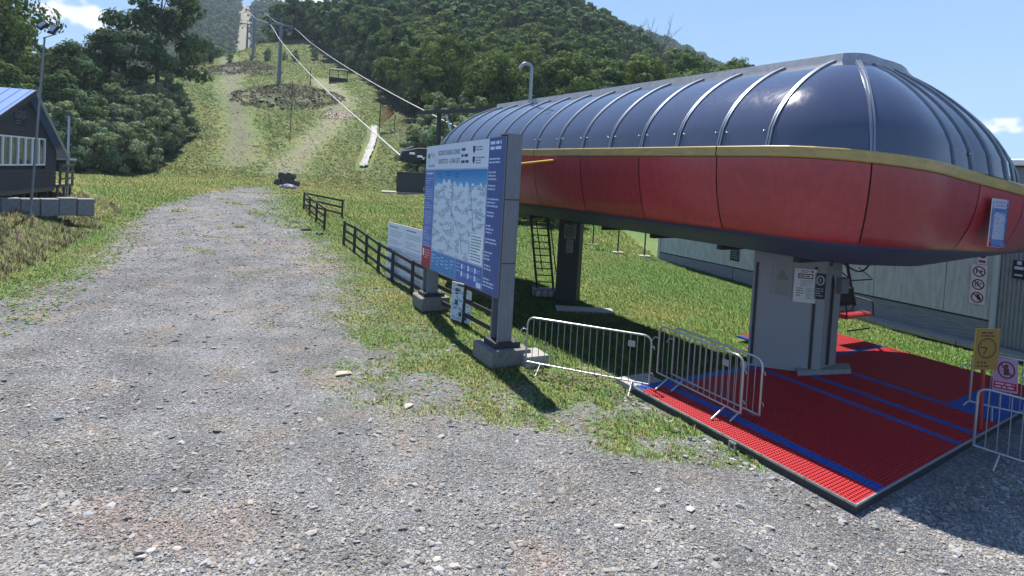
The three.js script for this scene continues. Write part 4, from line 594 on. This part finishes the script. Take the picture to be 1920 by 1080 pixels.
// ---------------------------------------------------------------- trees
const leafMat = new THREE.MeshPhysicalMaterial({ vertexColors: true, roughness: 0.95, specularIntensity: 0.15, transmission: 0.25, thickness: 0, side: THREE.DoubleSide });
const barkMat = std([0.1, 0.09, 0.075], 0.9, { map: streakTex });
function leafCloud(clumps, nLeaf, size, base, vary, center, flat = 0.5) {
  const pos = new Float32Array(nLeaf * 18), nor = new Float32Array(nLeaf * 18), col = new Float32Array(nLeaf * 18); const n = V(), p = V(), a = V(), b = V(), q = V(), nn = V(); const W = clumps.map((c) => c.r * c.r), tot = W.reduce((x, y) => x + y, 0); let k = 0;
  clumps.forEach((c, ci) => {
    const m = ci === clumps.length - 1 ? nLeaf - k : Math.round(nLeaf * W[ci] / tot); const tone = 1 + rr(-0.22, 0.22), warm = rr(-0.08, 0.12);
    for (let i = 0; i < m && k < nLeaf; i++, k++) {
      n.set(rr(-1, 1), rr(-0.75, 1), rr(-1, 1)).normalize(); const rad = c.r * Math.pow(rnd(), 0.33); p.set(c.x + n.x * rad, c.y + n.y * rad * c.f, c.z + n.z * rad);
      nn.copy(n).multiplyScalar(0.9).add(q.set(p.x - center.x, (p.y - center.y) * 0.8 + 1, p.z - center.z).normalize().multiplyScalar(0.5)).add(q.set(rr(-1, 1), rr(-1, 1), rr(-1, 1)).multiplyScalar(flat)).normalize();
      a.set(rr(-1, 1), rr(-0.6, 0.6), rr(-1, 1)).cross(nn).normalize(); b.copy(nn).cross(a); const s = size * rr(0.6, 1.3), w = s * rr(0.38, 0.6); a.multiplyScalar(s); b.multiplyScalar(w);
      const v = [[-1, 0], [0, -1], [1, 0], [-1, 0], [1, 0], [0, 1]], t = tone * (1 + rr(-vary, vary)), r = base[0] * t * (1 + warm + rr(-0.1, 0.1)), g = base[1] * t, bl = base[2] * t;
      for (let e = 0; e < 6; e++) { const o = k * 18 + e * 3, [u, h] = v[e]; pos[o] = p.x + a.x * u + b.x * h; pos[o + 1] = p.y + a.y * u + b.y * h; pos[o + 2] = p.z + a.z * u + b.z * h; nor[o] = nn.x; nor[o + 1] = nn.y; nor[o + 2] = nn.z; col[o] = r; col[o + 1] = g; col[o + 2] = bl; }
    }
  });
  const g = new THREE.BufferGeometry(); g.setAttribute('position', new THREE.BufferAttribute(pos, 3)); g.setAttribute('normal', new THREE.BufferAttribute(nor, 3)); g.setAttribute('color', new THREE.BufferAttribute(col, 3)); return g;
}
function treeGeo({ H, R, low, nClump, nLeaf, size, base, vary = 0.3, limbs = 7, shape = 0, seg = 8 }) {
  const clumps = [], wood = [], mid = V(0, lerp(low, H, 0.45), 0); let px = 0, pz = 0, prev = V(0, -0.4, 0); const rt = H * 0.014 + 0.05, N = 6;
  for (let i = 1; i <= N; i++) { const y = (H * 0.92) * i / N; px += rr(-0.18, 0.18) * H / 16; pz += rr(-0.18, 0.18) * H / 16; const p = V(px, y, pz); wood.push(rod(prev, p, rt * (1 - (i - 1) / N) + 0.02, rt * (1 - i / N) + 0.02, seg)); prev = p; }
  for (let i = 0; i < nClump; i++) {
    const f = Math.pow((i + rnd()) / nClump, 0.85), y = lerp(low, H * 0.97, f); const prof = shape === 0 ? Math.pow(Math.sin(Math.PI * clamp(0.16 + 0.8 * f)), 0.75) : Math.sqrt(1 - f) * 0.9 + 0.12; const rad = R * prof * Math.pow(rnd(), 0.42), th = rr(0, 6.283), rc = R * rr(0.2, 0.36) * (0.65 + 0.5 * prof);
    clumps.push({ x: Math.cos(th) * rad, y: y + rr(-0.5, 0.5), z: Math.sin(th) * rad, r: rc, f: rr(0.55, 0.85) });
    if (i % Math.ceil(nClump / limbs) === 0) { const c = clumps[i]; const a = V(px * y / H, y * 0.72, pz * y / H), b = V(c.x, c.y - rc * 0.2, c.z); wood.push(rod(a, b, rt * 0.42 * (1 - f * 0.5), 0.02, 5)); }
  }
  return { crown: leafCloud(clumps, nLeaf, size, base, vary, mid), trunk: merge(wood), H };
}
const TINT = [[0.085, 0.14, 0.04], [0.1, 0.15, 0.036], [0.072, 0.122, 0.046], [0.12, 0.168, 0.045], [0.078, 0.13, 0.052]], PALE = [0.18, 0.235, 0.115];
const nearTrees = TINT.map((c, k) => treeGeo({ H: 16, R: [4.6, 5.2, 4.2, 4.9, 4.4][k], low: [2, 3, 1.5, 2.4, 1.8][k], nClump: 64, nLeaf: 8500, size: 0.27, base: c }));
const midTrees = TINT.map((c, k) => treeGeo({ H: 14, R: [4.6, 5.2, 4, 4.8, 4.3][k], low: [3, 2.4, 2, 2.2, 2.6][k], nClump: 34, nLeaf: 2400, size: 0.48, base: c, seg: 5, limbs: 5 }));
const shrubs = [0, 1, 2].map((k) => treeGeo({ H: 6, R: [2.3, 2.7, 2][k], low: 0.3, nClump: 40, nLeaf: 5200, size: 0.17, base: PALE, limbs: 12, seg: 5 }));
const farGeo = [0, 1].map((k) => treeGeo({ H: 14, R: k ? 4.4 : 5, low: 1.5, nClump: 18, nLeaf: 420, size: 1.05, base: [0.08, 0.13, 0.045], vary: 0.4, seg: 4, limbs: 1 }));

function plant(name, kind, x, z, s, label, group, cat, sy = 1) {
  const g = thing(name, label, cat, [x, gy(x, z) - 0.15, z], rr(0, 6.28), group); g.scale.set(s, s * sy, s);
  mk('trunk', kind.trunk, barkMat, g); mk('crown', kind.crown, leafMat, g); return g;
}
const spots = [];
for (let q = 58; q < 640;) { const step = q < 100 ? 5.2 : q < 220 ? 4.6 : 7.5; for (let x = -1.04 * q; x < 0.66 * q; x += step) { const px = x + rr(-0.45, 0.45) * step, pq = q + rr(-0.45, 0.45) * step; const left = px < leftEdge(pq) - 1.5, right = px > rightEdge(pq) + 2.5 && pq > (px < -4 ? 79 : 66); if (pq < 168 && !left && !right) continue; if (pq >= 168 && Math.abs(px + 0.475 * pq) < 8) continue; const r = px / pq; if (r > 0.52 && pq < 400) continue; if (left && r < -0.63 && r > -0.92 && pq > 78 && pq < 330) continue; if (right && r > 0.3 && pq < 90) continue; if (r > 0.62) continue; if (pq > 84 && pq < 118 && Math.abs(r - 0.185) < 0.03 || pq > 84 && pq < 118 && Math.abs(r - 0.243) < 0.03) continue; spots.push({ x: px, q: pq, left: left && pq < 168 }); } q += step; }
// size as seen; hidden rows behind the first ones on the left are dropped
const tall = (s) => { const r = s.x / s.q; let h = rr(0.82, 1.15); if (s.left) { if (r < -0.6) h *= 1.02; if (r < -0.9) h *= 1.25; else if (r < -0.66) h *= 0.72; else h *= 1.16; } return h; };
spots.sort((a, b) => a.q - b.q);
const near = [], far = [];
for (const s of spots) { if (s.left && s.q > 105 && s.x / s.q < -0.62) { far.push(s); continue; } (near.length < 292 ? near : far).push(s); }
for (const s of near) {
  const close = s.q < 96, k = Math.floor(rnd() * 5), kind = close ? nearTrees[k] : midTrees[k]; const deck = s.left ? ['dark leafy beech in the dense wood on the cabin side of the slope', 'beeches left of the slope'] : s.q < 110 ? ['leafy tree in the wood edge behind the station and shrubs', 'trees behind the station'] : ['tree crown among the wooded hillside above the lift station', 'trees on the wooded hillside'];
  plant('beech_tree', kind, s.x, -s.q, tall(s) * (close ? (s.left ? 1.02 : 0.78) : 0.82), deck[0], deck[1], 'tree');
}
{
  const sets = [[], []]; far.forEach((s, i) => sets[i % 2].push(s)); const o = new THREE.Object3D(), c = new THREE.Color();
  sets.forEach((set, k) => { const g = mergeGeometries([farGeo[k].crown]), im = new THREE.InstancedMesh(g, leafMat, set.length); im.name = numbered('distant_forest'); set.forEach((s, i) => { const h = tall(s) * (s.q > 250 ? 1.05 : 0.84); o.position.set(s.x, gy(s.x, -s.q) - 0.5, -s.q); o.rotation.y = rr(0, 6.28); o.scale.set(h * rr(0.9, 1.15), h, h * rr(0.9, 1.15)); o.updateMatrix(); im.setMatrixAt(i, o.matrix); const t = rr(0.75, 1.3); im.setColorAt(i, c.setRGB(t * rr(0.9, 1.15), t, t * rr(0.85, 1.1))); }); im.castShadow = im.receiveShadow = true; scene.add(im); tag(im, k ? 'distant deciduous woodland covering the upper hillsides, lighter crowns' : 'distant deciduous woodland covering the upper hillsides', 'forest', null, 'stuff'); });
}
// pale willow shrubs along the wood edge, and by the station
const shrubSpots = []; for (let i = 0; i < 46; i++) { const q = rr(50, 76), x = leftEdge(q) + rr(-5, 5) - (q < 56 ? 3 : 0); shrubSpots.push([x, q, rr(0.7, 1.15), 0]); }
for (let i = 0; i < 26; i++) { const q = rr(60, 76), x = rightEdge(q) + rr(1, 9); shrubSpots.push([x, q, rr(0.7, 1.2), 1]); }
for (let i = 0; i < 20; i++) { const q = rr(80, 150), x = rightEdge(q) + rr(2, 5); shrubSpots.push([x, q, rr(0.45, 0.95), 2]); }
for (let i = 0; i < 16; i++) { const q = rr(34, 44); shrubSpots.push([rr(-2, 11), q, rr(0.32, 0.6), 3]); }
for (const [x, q, s] of [[-60, 138, 0.4], [-57, 141, 0.3], [-54, 140, 0.45], [-50, 142, 0.4], [-62, 143, 0.35], [-66.5, 133, 0.4]]) shrubSpots.push([x, q, s, 4]);
const SL = [['pale grey-green willow shrub at the foot of the dark wood', 'willow shrubs below the wood'], ['tall pale shrub between the slope and the lift station', 'shrubs beside the station'], ['bushy shrub along the far edge of the ski slope', 'shrubs along the slope edge'], ['low shrub in the hedge behind the station underside', 'shrubs behind the station'], ['small bush on the crest of the ski slope', 'bushes on the slope crest']];
for (const [x, q, s, k] of shrubSpots) plant('willow_shrub', shrubs[Math.floor(rnd() * 3)], x, -q, s, SL[k][0], SL[k][1], 'shrub', rr(0.85, 1.25));
// two bare dead trees rising over the hillside
function deadTree(x, z, H, label) {
  const g = thing('dead_tree', label, 'tree', [x, gy(x, z), z]), parts = []; const grow = (p, d, len, r, lv) => { let a = p; const n = 3; for (let i = 0; i < n; i++) { const b = a.clone().addScaledVector(d, len / n); parts.push([rod(a, b, r * (1 - i / n * 0.5), r * (1 - (i + 1) / n * 0.5), 5), lv]); a = b; d = d.clone().add(V(rr(-0.18, 0.18), rr(-0.02, 0.16), rr(-0.18, 0.18))).normalize(); if (lv < 3) for (let c = 0; c < (lv ? 2 : 3); c++) { const e = d.clone().add(V(rr(-1, 1), rr(-0.1, 0.5), rr(-1, 1)).multiplyScalar(0.75)).normalize(); grow(a, e, len * rr(0.32, 0.5), r * 0.5 * (1 - i * 0.15), lv + 1); } } };
  grow(V(0, -0.3, 0), V(0, 1, 0), H, 0.26, 0); const m = std([0.13, 0.12, 0.11], 0.9);
  mk('trunk', merge(parts.filter((p) => p[1] === 0).map((p) => p[0])), m, g); mk('branches', merge(parts.filter((p) => p[1] > 0).map((p) => p[0])), m, g);
}
deadTree(17.6, -101, 10.8, 'bare dead tree with a forked thin crown on the hillside skyline'); deadTree(23, -100, 11.2, 'bare dead tree with many upright branches on the hillside skyline');
{ const x = -70.3, z = -132, g = thing('small_spruce', 'tiny dark spruce standing alone near the slope crest', 'tree', [x, gy(x, z), z]); const cl = []; for (let i = 0; i < 14; i++) { const f = i / 13; cl.push({ x: 0, y: 0.5 + 2.6 * f, z: 0, r: 0.75 * (1 - f) + 0.1, f: 0.5 }); } mk('crown', leafCloud(cl, 1200, 0.12, [0.02, 0.035, 0.016], 0.3, V(0, 1, 0)), leafMat, g); mk('trunk', rod(V(0, -0.2, 0), V(0, 3, 0), 0.08, 0.02, 6), barkMat, g); }

// ---------------------------------------------------------------- grass, weeds, loose stone
function instanced(name, geo, mat, list, label, cat) {
  const im = new THREE.InstancedMesh(geo, mat, list.length), o = new THREE.Object3D(), c = new THREE.Color(); im.name = numbered(name);
  list.forEach((s, i) => { o.position.set(s[0], s[1], s[2]); o.rotation.set(s[6] || 0, s[3], s[7] || 0); o.scale.set(s[4][0], s[4][1], s[4][2]); o.updateMatrix(); im.setMatrixAt(i, o.matrix); im.setColorAt(i, c.setRGB(...s[5])); });
  im.castShadow = im.receiveShadow = true; scene.add(im); return tag(im, label, cat, null, 'stuff');
}
const white1 = new THREE.MeshStandardMaterial({ color: 0xffffff, roughness: 0.75, side: THREE.DoubleSide }), stoneMat = new THREE.MeshStandardMaterial({ color: 0xffffff, roughness: 0.88 });
function tuft(n, spreadR, lean) { const p = [], nn = []; for (let i = 0; i < n; i++) { const a = rr(0, 6.28), r = spreadR * Math.sqrt(rnd()), x = r * Math.cos(a), z = r * Math.sin(a), h = rr(0.5, 1), b = rr(0, 6.28), w = rr(0.03, 0.055), dx = Math.cos(b) * w, dz = Math.sin(b) * w, lx = rr(-lean, lean) * h, lz = rr(-lean, lean) * h; const A = [x - dx, 0, z - dz], B = [x + dx, 0, z + dz], C = [x + dx * 0.6 + lx * 0.35, h * 0.6, z + dz * 0.6 + lz * 0.35], D = [x - dx * 0.6 + lx * 0.35, h * 0.6, z - dz * 0.6 + lz * 0.35], T = [x + lx, h, z + lz]; for (const q of [A, B, C, A, C, D, D, C, T]) { p.push(...q); nn.push(lx * 0.4, 1, lz * 0.4); } } const g = new THREE.BufferGeometry(); g.setAttribute('position', new THREE.Float32BufferAttribute(p, 3)); g.setAttribute('normal', new THREE.Float32BufferAttribute(nn, 3)); g.normalizeNormals(); return g; }
const tuftGeo = [tuft(11, 0.5, 0.55), tuft(14, 0.6, 0.75)];
const inView = (x, q, m = 1.02) => x > -0.93 * q - 1 && x < m * q + 1;
const blocked = (x, z) => onPlat(x, z, 0.05);
const grassL = [[], []];
const tryGrass = (x, q, sc) => {
  const z = -q; if (!inView(x, q) || blocked(x, z)) return; const m = gravelMask(x, z); if (rnd() < m * 1.02 + (q < 14 ? 0.04 : 0)) return;
  if (x > WL.a[0] && (z - WL.a[1]) * (WL.b[0] - WL.a[0]) < (x - WL.a[0]) * (WL.b[1] - WL.a[1]) * 1 && x > lerp(WL.a[0], WL.b[0], (z - WL.a[1]) / (WL.b[1] - WL.a[1]))) return;
  const n1 = fbm(x * 0.12, z * 0.12, 3), n2 = fbm(x * 0.9, z * 0.9, 2); const right = x > 0 && q > 12.5; const bank = q < 40 && bankX(q) - x > 1.2; let dry = clamp(0.34 + 0.7 * n1 + 0.5 * n2 + rr(-0.25, 0.25) + (q > 45 && q < 70 ? 0.2 : 0) - (right ? 0.25 : 0) + (bank ? 0.25 : 0)); const t = rr(0.75, 1.3) * 1.1;
  const c = [lerp(0.105, 0.27, dry) * t, lerp(0.2, 0.25, dry) * t, lerp(0.03, 0.075, dry) * t]; const h = sc * rr(0.6, 1.4) * (right ? 1.05 : 1) * (1 - 0.5 * m);
  grassL[rnd() < 0.5 ? 0 : 1].push([x, gy(x, z) - 0.004, z, rr(0, 6.28), [sc * rr(0.7, 1.3) * 1.1, h, sc * rr(0.7, 1.3) * 1.1], c]);
};
for (let i = 0; i < 230000; i++) { const q = lerp(6, 30, Math.pow(rnd(), 0.8)); tryGrass(rr(-0.95, 1.0) * q, q, 0.075); }
for (let i = 0; i < 150000; i++) { const q = rr(28, 62); tryGrass(rr(-0.95, 0.45) * q, q, 0.14); }
for (let i = 0; i < 110000; i++) { const q = rr(56, 168), x = rr(leftEdge(q) - 4, rightEdge(q) + 5), z = -q; const bare = ss(3.6, 1.5, segD(x, z, TRACK) + 1.8 * fbm(x * 0.9, z * 0.9, 3)) + ss(4, 1.5, segD(x, z, PATH) + 2 * fbm(x * 0.9, z * 0.9, 3)) + ss(1, 0.6, Math.hypot((x + 38) / 9, (q - 97) / 9) + 0.5 * fbm(x * 0.9, z * 0.9, 3)); if (rnd() < bare * 0.9 || segD(x, z, [[-20.6, -84], [-19.3, -79], [-17.9, -71], [-17.2, -66]]) < 1) continue; const n1 = fbm(x * 0.08, z * 0.08, 3), n2 = fbm(x * 0.4, z * 0.4, 2), dry = clamp(0.4 + 0.7 * n1 + 0.5 * n2 + rr(-0.2, 0.2) + (q < 72 ? 0.15 : 0)), t = rr(0.8, 1.25); grassL[i % 2].push([x, gy(x, z) - 0.02, z, rr(0, 6.28), [0.36, rr(0.08, 0.22), 0.36], [lerp(0.115, 0.255, dry) * t, lerp(0.205, 0.24, dry) * t, lerp(0.035, 0.08, dry) * t]]); }
for (let i = 0; i < 5200; i++) { const a = rr(0, 6.28), r = Math.sqrt(rnd()), m = rnd() < 0.62, x = m ? -38.5 + 9 * r * Math.cos(a) : -58 + 8 * r * Math.cos(a), q = m ? 97 + 8 * r * Math.sin(a) : 123 + 6 * r * Math.sin(a), t = rr(0.5, 1.2), b = rnd() < 0.5; if (r + 1.3 * fbm(x * 0.22 + 5, q * 0.22, 3) > 0.72) continue; grassL[i % 2].push([x, gy(x, -q) - 0.03, -q, rr(0, 6.28), [rr(0.3, 0.6), rr(0.15, 0.55), rr(0.3, 0.6)], b ? [0.14 * t, 0.12 * t, 0.07 * t] : [0.09 * t, 0.125 * t, 0.04 * t]]); }
for (let i = 0; i < 9000; i++) { const q = rr(13, 34), x = bankX(q) - rr(0.8, 9); if (!inView(x, q)) continue; const n = fbm(x * 0.7, q * 0.7, 3); if (n < -0.15) continue; const t = rr(0.6, 1.3), b = rnd() < 0.45; grassL[i % 2].push([x, gy(x, -q) - 0.01, -q, rr(0, 6.28), [rr(0.1, 0.2), rr(0.14, 0.34), rr(0.1, 0.2)], b ? [0.13 * t, 0.095 * t, 0.06 * t] : [0.11 * t, 0.13 * t, 0.045 * t]]); }
grassL.forEach((l, k) => instanced('grass', tuftGeo[k], white1, l, k ? 'green and straw-coloured grass tufts over the verges and slope, broad tufts' : 'green and straw-coloured grass tufts over the verges and slope', 'grass'));
{ // broad-leaved weeds on the verge below the board and by the platform
  const p = [], nn = []; for (let i = 0; i < 8; i++) { const a = i * 0.785 + rr(-0.3, 0.3), l = rr(0.6, 1), w = l * 0.42, y0 = rr(0.1, 0.5), y1 = y0 + rr(-0.1, 0.35); const u = [Math.cos(a), Math.sin(a)], v = [-u[1], u[0]]; const P = (r, s, y) => [u[0] * r + v[0] * s, y, u[1] * r + v[1] * s]; const A = P(0.05, 0, 0), B = P(l * 0.5, w * 0.5, y0), C = P(l * 0.5, -w * 0.5, y0), D = P(l, 0, y1), E = P(l * 0.5, 0, y0 + 0.06); for (const q of [A, E, B, A, C, E, B, E, D, C, D, E]) { p.push(...q); } }
  const g = new THREE.BufferGeometry(); g.setAttribute('position', new THREE.Float32BufferAttribute(p, 3)); g.computeVertexNormals(); const list = [];
  const put = (x, z, s) => { if (blocked(x, z)) return; const t = rr(0.7, 1.3), d = rnd() < 0.48 ? 1 : 0; list.push([x, gy(x, z), z, rr(0, 6.28), [s, s * rr(0.6, 1.2), s], d ? [0.2 * t, 0.17 * t, 0.08 * t] : [0.1 * t, 0.19 * t, 0.035 * t], rr(-0.3, 0.3)]); };
  for (let i = 0; i < 9500; i++) { const q = rr(8, 24), x = ROADR(q) + Math.abs(rr(-1, 1) + rr(-1, 1)) * 2.4 - 0.6; if (rnd() < gravelMask(x, -q) * 0.9) continue; put(x, -q, rr(0.03, 0.075)); }
  for (let i = 0; i < 420; i++) put(rr(0.6, 2.4), lerp(-11.9, -10.9, rnd()) + 0.1, rr(0.05, 0.12));
  for (let i = 0; i < 120; i++) put(1.9 + rr(-0.35, 0.35), -11.75 + rr(-0.25, 0.25), rr(0.1, 0.16));
  for (let i = 0; i < 1500; i++) { const q = rr(12, 26), x = bankX(q) - rr(-1.5, 1); put(x, -q, rr(0.05, 0.1)); }
  for (let i = 0; i < 700; i++) { const s = rr(-1, 13), o = onWall(s, 0, rr(0.5, 0.9)); put(o[0], o[2], rr(0.05, 0.11)); }
  instanced('ground_weeds', g, white1, list, 'broad-leaved weeds scattered over the verge and along the platform', 'weeds');
}
{ // loose crushed stone
  const st = [0, 1, 2].map(() => { const g = new THREE.IcosahedronGeometry(1, 0), a = g.attributes.position, jit = new Map(); for (let i = 0; i < a.count; i++) { const k = [a.getX(i), a.getY(i), a.getZ(i)].map((v) => v.toFixed(3)).join(); if (!jit.has(k)) jit.set(k, [rr(0.7, 1.25), rr(0.6, 1.1), rr(0.7, 1.25)]); const j = jit.get(k); a.setXYZ(i, a.getX(i) * j[0], a.getY(i) * j[1], a.getZ(i) * j[2]); } g.computeVertexNormals(); return g; }), list = [[], [], []];
  const put = (x, q, s, k = 1, tint) => { const z = -q; const t = k * rr(0.6, 1.45) * (0.95 + 0.3 * fbm(x * 0.6 + 4, z * 0.6, 3)), w = rr(-0.12, 0.14); let c = [0.212 * t * (1 + w * 0.6), 0.2 * t, 0.187 * t * (1 - w * 0.7)]; for (const [tx, tz, tr] of TAN) if (rnd() < 0.5 && Math.hypot(x - tx, z - tz) < tr * rr(0.6, 1.3)) c = [0.24 * t, 0.19 * t, 0.16 * t]; if (tint) c = tint.map((v) => v * t); list[Math.floor(rnd() * 3)].push([x, gy(x, z) + s * 0.12, z, rr(0, 6.28), [s * rr(0.8, 1.5), s * rr(0.4, 0.8), s * rr(0.7, 1.1)], c, rr(-0.4, 0.4), rr(-0.4, 0.4)]); };
  for (let i = 0; i < 420000; i++) { const q = 4.6 * Math.pow(58 / 4.6, Math.pow(rnd(), 1.35)), x = rr(-0.95, 1.0) * q; if (!inView(x, q) || blocked(x, -q)) continue; const m = gravelMask(x, -q), den = 0.55 + 0.8 * fbm(x * 0.8, q * 0.8, 3) + 0.7 * fbm(x * 0.3 + q * 0.14 + 31, q * 0.07, 3); if (rnd() > (m * 0.96 + 0.04 * (q < 22)) * clamp(den, 0.16, 1)) continue; const s = (q < 14 ? 0.012 : 0.0125 * Math.sqrt(q / 14) * 1.25) * Math.exp(0.5 * (rnd() + rnd() + rnd() - 1.5) * 1.6); put(x, q, s); }
  for (let i = 0; i < 1600; i++) { const q = lerp(5, 40, rnd() ** 1.6), x = rr(-0.95, 0.9) * q; if (blocked(x, -q) || rnd() > gravelMask(x, -q) + 0.1) continue; put(x, q, rr(0.028, 0.06), rr(0.8, 1.3)); }
  for (let i = 0; i < 90; i++) { const a = rr(0, 4.2), x = PF.x - PF.e1[0] * a - PF.e2[0] * rr(0.05, 0.5), z = PF.z - PF.e1[1] * a - PF.e2[1] * rr(0.05, 0.5); put(x, -z, rr(0.015, 0.055), 1.2); }
  for (let i = 0; i < 1300; i++) { const a = rr(0, 6.28), r = Math.sqrt(rnd()); if (rnd() < 0.65) put(-38 + 9 * r * Math.cos(a), 97 + 8 * r * Math.sin(a), rr(0.06, 0.24) * (rnd() < 0.08 ? 2 : 1), 1, [0.1, 0.09, 0.07]); else put(-58 + 8 * r * Math.cos(a), 122 + 6 * r * Math.sin(a), rr(0.06, 0.22), 1, [0.1, 0.09, 0.075]); }
  for (let i = 0; i < 500; i++) { const p = PATH[1 + Math.floor(rnd() * 3)]; put(-27.3 + rr(-3, 3), 90 + rr(-3, 3), rr(0.04, 0.14), 1, [0.3, 0.24, 0.19]); put(p[0] + rr(-3, 3), -p[1] + rr(-6, 6), rr(0.04, 0.12), 1, [0.2, 0.17, 0.13]); }
  list.forEach((l, k) => instanced('gravel', st[k], stoneMat, l, ['loose grey crushed stone over the yard and track', 'loose angular grey chippings over the yard and track', 'loose pale crushed stone over the yard and track'][k], 'gravel'));
  for (const [x, z, s, l] of [[-3.05, -10.9, 0.1, 'flat pale buff stone lying on the gravel'], [-1.55, -9.55, 0.07, 'small pale stone at the gravel edge below the board'], [-9.35, -28.2, 0.2, 'dark rock beside the far fence post'], [-10.3, -29, 0.17, 'dark rock on the grass near the far fence']]) { const m = mk('loose_rock', st[1], std(l.includes('dark') ? [0.06, 0.058, 0.05] : [0.42, 0.36, 0.28], 0.9)); m.position.set(x, gy(x, z) + s * 0.25, z); m.scale.set(s * 1.7, s * 0.6, s); m.rotation.y = rr(0, 3); tag(m, l, 'rock'); }
}
scene.fog = new THREE.FogExp2(new THREE.Color(0.72, 0.84, 1), 0.0003);
renderer.render(scene, camera);
